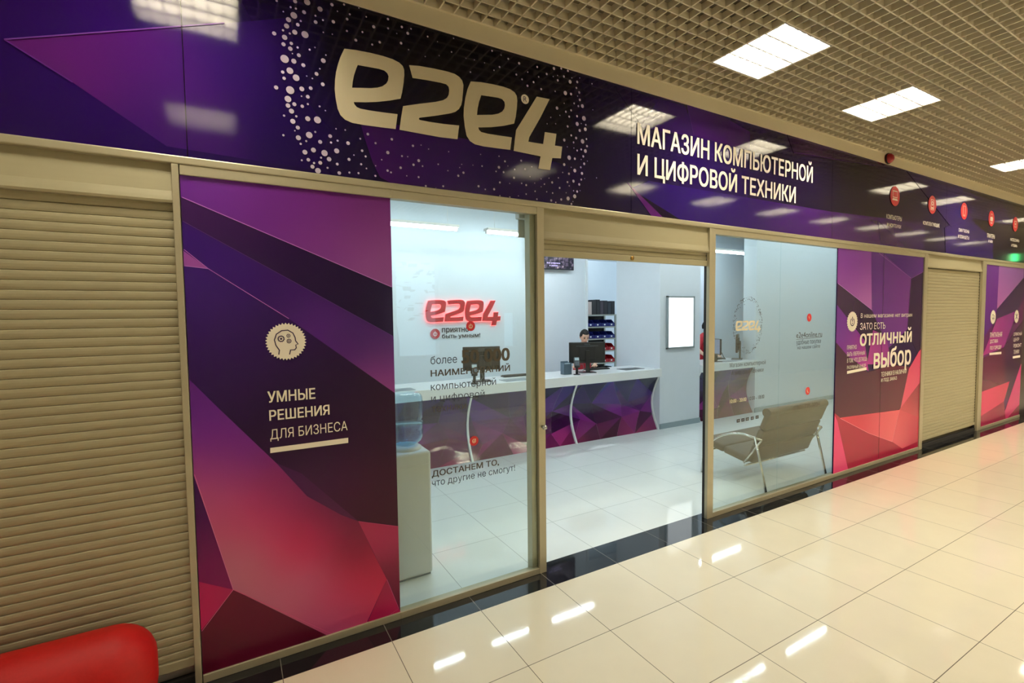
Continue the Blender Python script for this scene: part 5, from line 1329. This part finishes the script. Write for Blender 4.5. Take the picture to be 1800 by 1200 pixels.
def person(label, base, face, lean, hands, headyaw, headpitch, height=1.0):
    """standing figure at base, looking along the angle face, bent forward by lean metres, hands at world points"""
    t = thing('person', label, 'person', base)
    bx, by, _ = base
    fw = Vector((math.cos(face), math.sin(face), 0))
    rt = Vector((fw.y, -fw.x, 0))          # the person's right
    def P(f, r, z): return Vector((bx, by, 0)) + fw * f + rt * r + Vector((0, 0, z * height))
    n, e = {}, []
    n['pel'] = (P(0, 0, 0.95), (0.15, 0.11))
    n['bel'] = (P(lean * 0.3, 0, 1.10), (0.145, 0.105))
    n['che'] = (P(lean * 0.7, 0, 1.28), (0.165, 0.115))
    n['clv'] = (P(lean * 0.92, 0, 1.41), (0.11, 0.08))
    n['nek'] = (P(lean * 1.05, 0, 1.47), 0.055)
    n['hed'] = (P(lean * 1.2, 0, 1.56), 0.06)
    e += [('pel', 'bel'), ('bel', 'che'), ('che', 'clv'), ('clv', 'nek'), ('nek', 'hed')]
    sides = {}
    for s, nm in ((1, 'R'), (-1, 'L')):
        sh = P(lean * 0.9, s * 0.185, 1.385)
        hd = Vector(hands[0 if s > 0 else 1])
        mid = (sh + hd) / 2
        dirn = hd - sh
        up = 0.30
        half = dirn.length / 2
        off = math.sqrt(max(0.0, up * up - half * half))
        axis = (rt * s * 0.75 - fw * 0.25 - Vector((0, 0, 0.75)))
        axis = (axis - dirn.normalized() * axis.dot(dirn.normalized())).normalized()
        el = mid + axis * off
        n['sh' + nm] = (sh, 0.062)
        n['ua' + nm] = ((sh + el) / 2, 0.05)
        n['el' + nm] = (el, 0.042)
        n['fa' + nm] = (el + (hd - el) * 0.4, 0.042)
        wr = el + (hd - el) * 0.78
        n['wr' + nm] = (wr, (0.027, 0.022))
        n['pa' + nm] = (hd, (0.036, 0.018))
        e += [('clv', 'sh' + nm), ('sh' + nm, 'ua' + nm), ('ua' + nm, 'el' + nm), ('el' + nm, 'fa' + nm), ('fa' + nm, 'wr' + nm), ('wr' + nm, 'pa' + nm)]
        d = (hd - wr)
        d.z *= 0.2
        d.normalize()
        sd = Vector((d.y, -d.x, 0))
        for i, (o_, L) in enumerate(((-0.03, 0.062), (-0.011, 0.075), (0.009, 0.07), (0.028, 0.055))):
            a = hd + d * 0.03 + sd * o_
            n['k%d%s' % (i, nm)] = (a + Vector((0, 0, 0.006)), 0.0095)
            n['m%d%s' % (i, nm)] = (a + d * L * 0.5 + Vector((0, 0, 0.008)) + sd * o_ * 0.2, 0.009)
            n['t%d%s' % (i, nm)] = (a + d * L + Vector((0, 0, -0.014)) + sd * o_ * 0.3, 0.0075)
            e += [('pa' + nm, 'k%d%s' % (i, nm)), ('k%d%s' % (i, nm), 'm%d%s' % (i, nm)), ('m%d%s' % (i, nm), 't%d%s' % (i, nm))]
        q = -s
        th = hd - d * 0.02 + sd * q * -0.035 * (1 if True else 1)
        n['h0' + nm] = (th, 0.011)
        n['h1' + nm] = (th + d * 0.03 - sd * q * 0.018 + Vector((0, 0, -0.01)), 0.009)
        e += [('pa' + nm, 'h0' + nm), ('h0' + nm, 'h1' + nm)]
        n['hp' + nm] = (P(0, s * 0.095, 0.88), 0.09)
        n['kn' + nm] = (P(0.03, s * 0.11, 0.49), 0.058)
        n['cf' + nm] = (P(-0.02, s * 0.11, 0.34), 0.056)
        n['an' + nm] = (P(-0.02, s * 0.115, 0.085), 0.04)
        n['to' + nm] = (P(0.15, s * 0.13, 0.035), (0.045, 0.028))
        e += [('pel', 'hp' + nm), ('hp' + nm, 'kn' + nm), ('kn' + nm, 'cf' + nm), ('cf' + nm, 'an' + nm), ('an' + nm, 'to' + nm)]
    bm = skin_mesh(n, e, 'pel')
    torso = bpy.data.meshes.new('t')
    bm.to_mesh(torso)
    hc = P(lean * 1.25, 0, 1.60)
    R = Matrix.Translation(hc) @ Matrix.Rotation(face + headyaw - PI / 2, 4, 'Z') @ Matrix.Rotation(-headpitch, 4, 'X')
    # head in its own frame: +y is the face
    h = B()
    vs = ball(h, (0, 0, 0), (0.077, 0.098, 0.118), 0, 28, 20)
    for v in vs:
        if v.co.z < -0.02:
            k = min(1, (-0.02 - v.co.z) / 0.1)
            v.co.x *= 1 - 0.28 * k
            v.co.y = v.co.y * (1 - 0.25 * k) + 0.018 * k
        if v.co.y > 0.06 and abs(v.co.z) < 0.03: v.co.y -= 0.006
    ball(h, (0, 0.097, -0.022), (0.013, 0.016, 0.024), 0, 12, 8)
    for s in (-1, 1):
        ball(h, (s * 0.077, -0.005, -0.01), (0.010, 0.02, 0.032), 0, 10, 8)
        ball(h, (s * 0.031, 0.083, 0.004), (0.013, 0.008, 0.007), 1, 10, 8)
        ball(h, (s * 0.032, 0.087, 0.026), (0.02, 0.007, 0.004), 2, 10, 6)
    ball(h, (0, 0.088, -0.063), (0.024, 0.008, 0.007), 3, 12, 6)
    h.transform(R)
    me = bpy.data.meshes.new('t'); h.to_mesh(me); h.free(); bm.from_mesh(me); bpy.data.meshes.remove(me)
    obj('body', bm, [M_skin, M_eye, M_hair, M_lip], t, True)
    # hair cap
    hb = B()
    vs = ball(hb, (0, -0.008, 0.012), (0.085, 0.106, 0.118), 0, 30, 22)
    rem = [v for v in vs if (v.co.y > 0.045 and v.co.z < 0.072) or (v.co.z < -0.005 and v.co.y > -0.02) or v.co.z < -0.065]
    bmesh.ops.delete(hb, geom=rem, context='VERTS')
    random.seed(8)
    for v in hb.verts: v.co *= 1 + random.uniform(-0.012, 0.02)
    bmesh.ops.solidify(hb, geom=list(hb.faces), thickness=0.008)
    hb.transform(R)
    obj('hair', hb, M_hair, t, True)
    # clothing follows the body surface: every face goes to its nearest bone
    def near(p):
        best, bb_ = None, 9
        for a, b_ in e:
            A, B_ = n[a][0], n[b_][0]
            d = B_ - A
            t_ = max(0, min(1, (p - A).dot(d) / d.length_squared))
            ra = n[a][1] if not hasattr(n[a][1], '__len__') else max(n[a][1])
            q = (p - A - d * t_).length / (ra + 0.02)
            if q < bb_: bb_, best = q, (a, b_, t_)
        return best
    def cloth(name, keep, off, m):
        c = B()
        c.from_mesh(torso)
        c.normal_update()
        kill = [f for f in c.faces if not keep(f.calc_center_median())]
        bmesh.ops.delete(c, geom=kill, context='FACES')
        for _ in range(2):
            bd = [v for v in c.verts if v.is_boundary]
            mv = {}
            for v in bd:
                q = [ed.other_vert(v).co for ed in v.link_edges if ed.is_boundary]
                if len(q) == 2: mv[v] = v.co * 0.4 + (q[0] + q[1]) * 0.3
            for v, p in mv.items(): v.co = p
        c.normal_update()
        nrm = {v: v.normal.copy() for v in c.verts}
        for v in c.verts: v.co += nrm[v] * off
        bmesh.ops.solidify(c, geom=list(c.faces), thickness=0.004)
        obj(name, c, m, t, True)
    legs = ('hp', 'kn', 'cf', 'an', 'to')
    def is_leg(p):
        a, b_, t_ = near(p)
        return (b_[:2] in legs and b_[:2] != 'to' and not (b_[:2] == 'an' and t_ > 0.9)) or (a == 'pel' and b_ == 'bel' and p.z < n['pel'][0].z + 0.05) or p.z < n['pel'][0].z and b_[:2] not in ('wr', 'pa', 'fa', 'to', 'an')
    def is_shirt(p):
        a, b_, t_ = near(p)
        if b_ in ('bel', 'che', 'clv') or b_[:2] in ('sh', 'ua'): return p.z > n['pel'][0].z - 0.03
        if b_[:2] == 'el': return t_ < 0.72
        if b_[:2] == 'hp': return p.z > n['pel'][0].z - 0.03
        return b_ == 'nek' and t_ < 0.35
    cloth('trousers', is_leg, 0.008, M_trouser)
    cloth('shirt', is_shirt, 0.015, M_shirt)
    bpy.data.meshes.remove(torso)
    for nm in 'RL':
        a, c = n['an' + nm][0], n['to' + nm][0]
        d = c - a
        sbm = B()
        ball(sbm, (0, 0, 0), (0.05, 0.14, 0.05), 0, 18, 12)
        for v in sbm.verts: v.co.z = max(v.co.z, -0.035)
        sbm.transform(Matrix.Translation((a.x * 0.5 + c.x * 0.5, a.y * 0.5 + c.y * 0.5, 0.036)) @ Matrix.Rotation(math.atan2(d.y, d.x) - PI / 2, 4, 'Z'))
        obj('shoe', sbm, M_dark, t, True)
    return t
person('man with short dark hair and red shirt bent over the keyboard behind the doorway monitor', (5.50, 4.0, 0), math.radians(-112), 0.16, [(4.93, 3.44, 1.10), (5.30, 3.39, 1.10)], 0.08, 0.45, 0.985)
person('man in a red shirt turned sideways, half hidden by the right door post', (8.60, 3.88, 0), math.radians(-78), 0.10, [(8.18, 3.44, 1.105), (8.50, 3.40, 1.105)], 0.75, 0.12, 1.05)
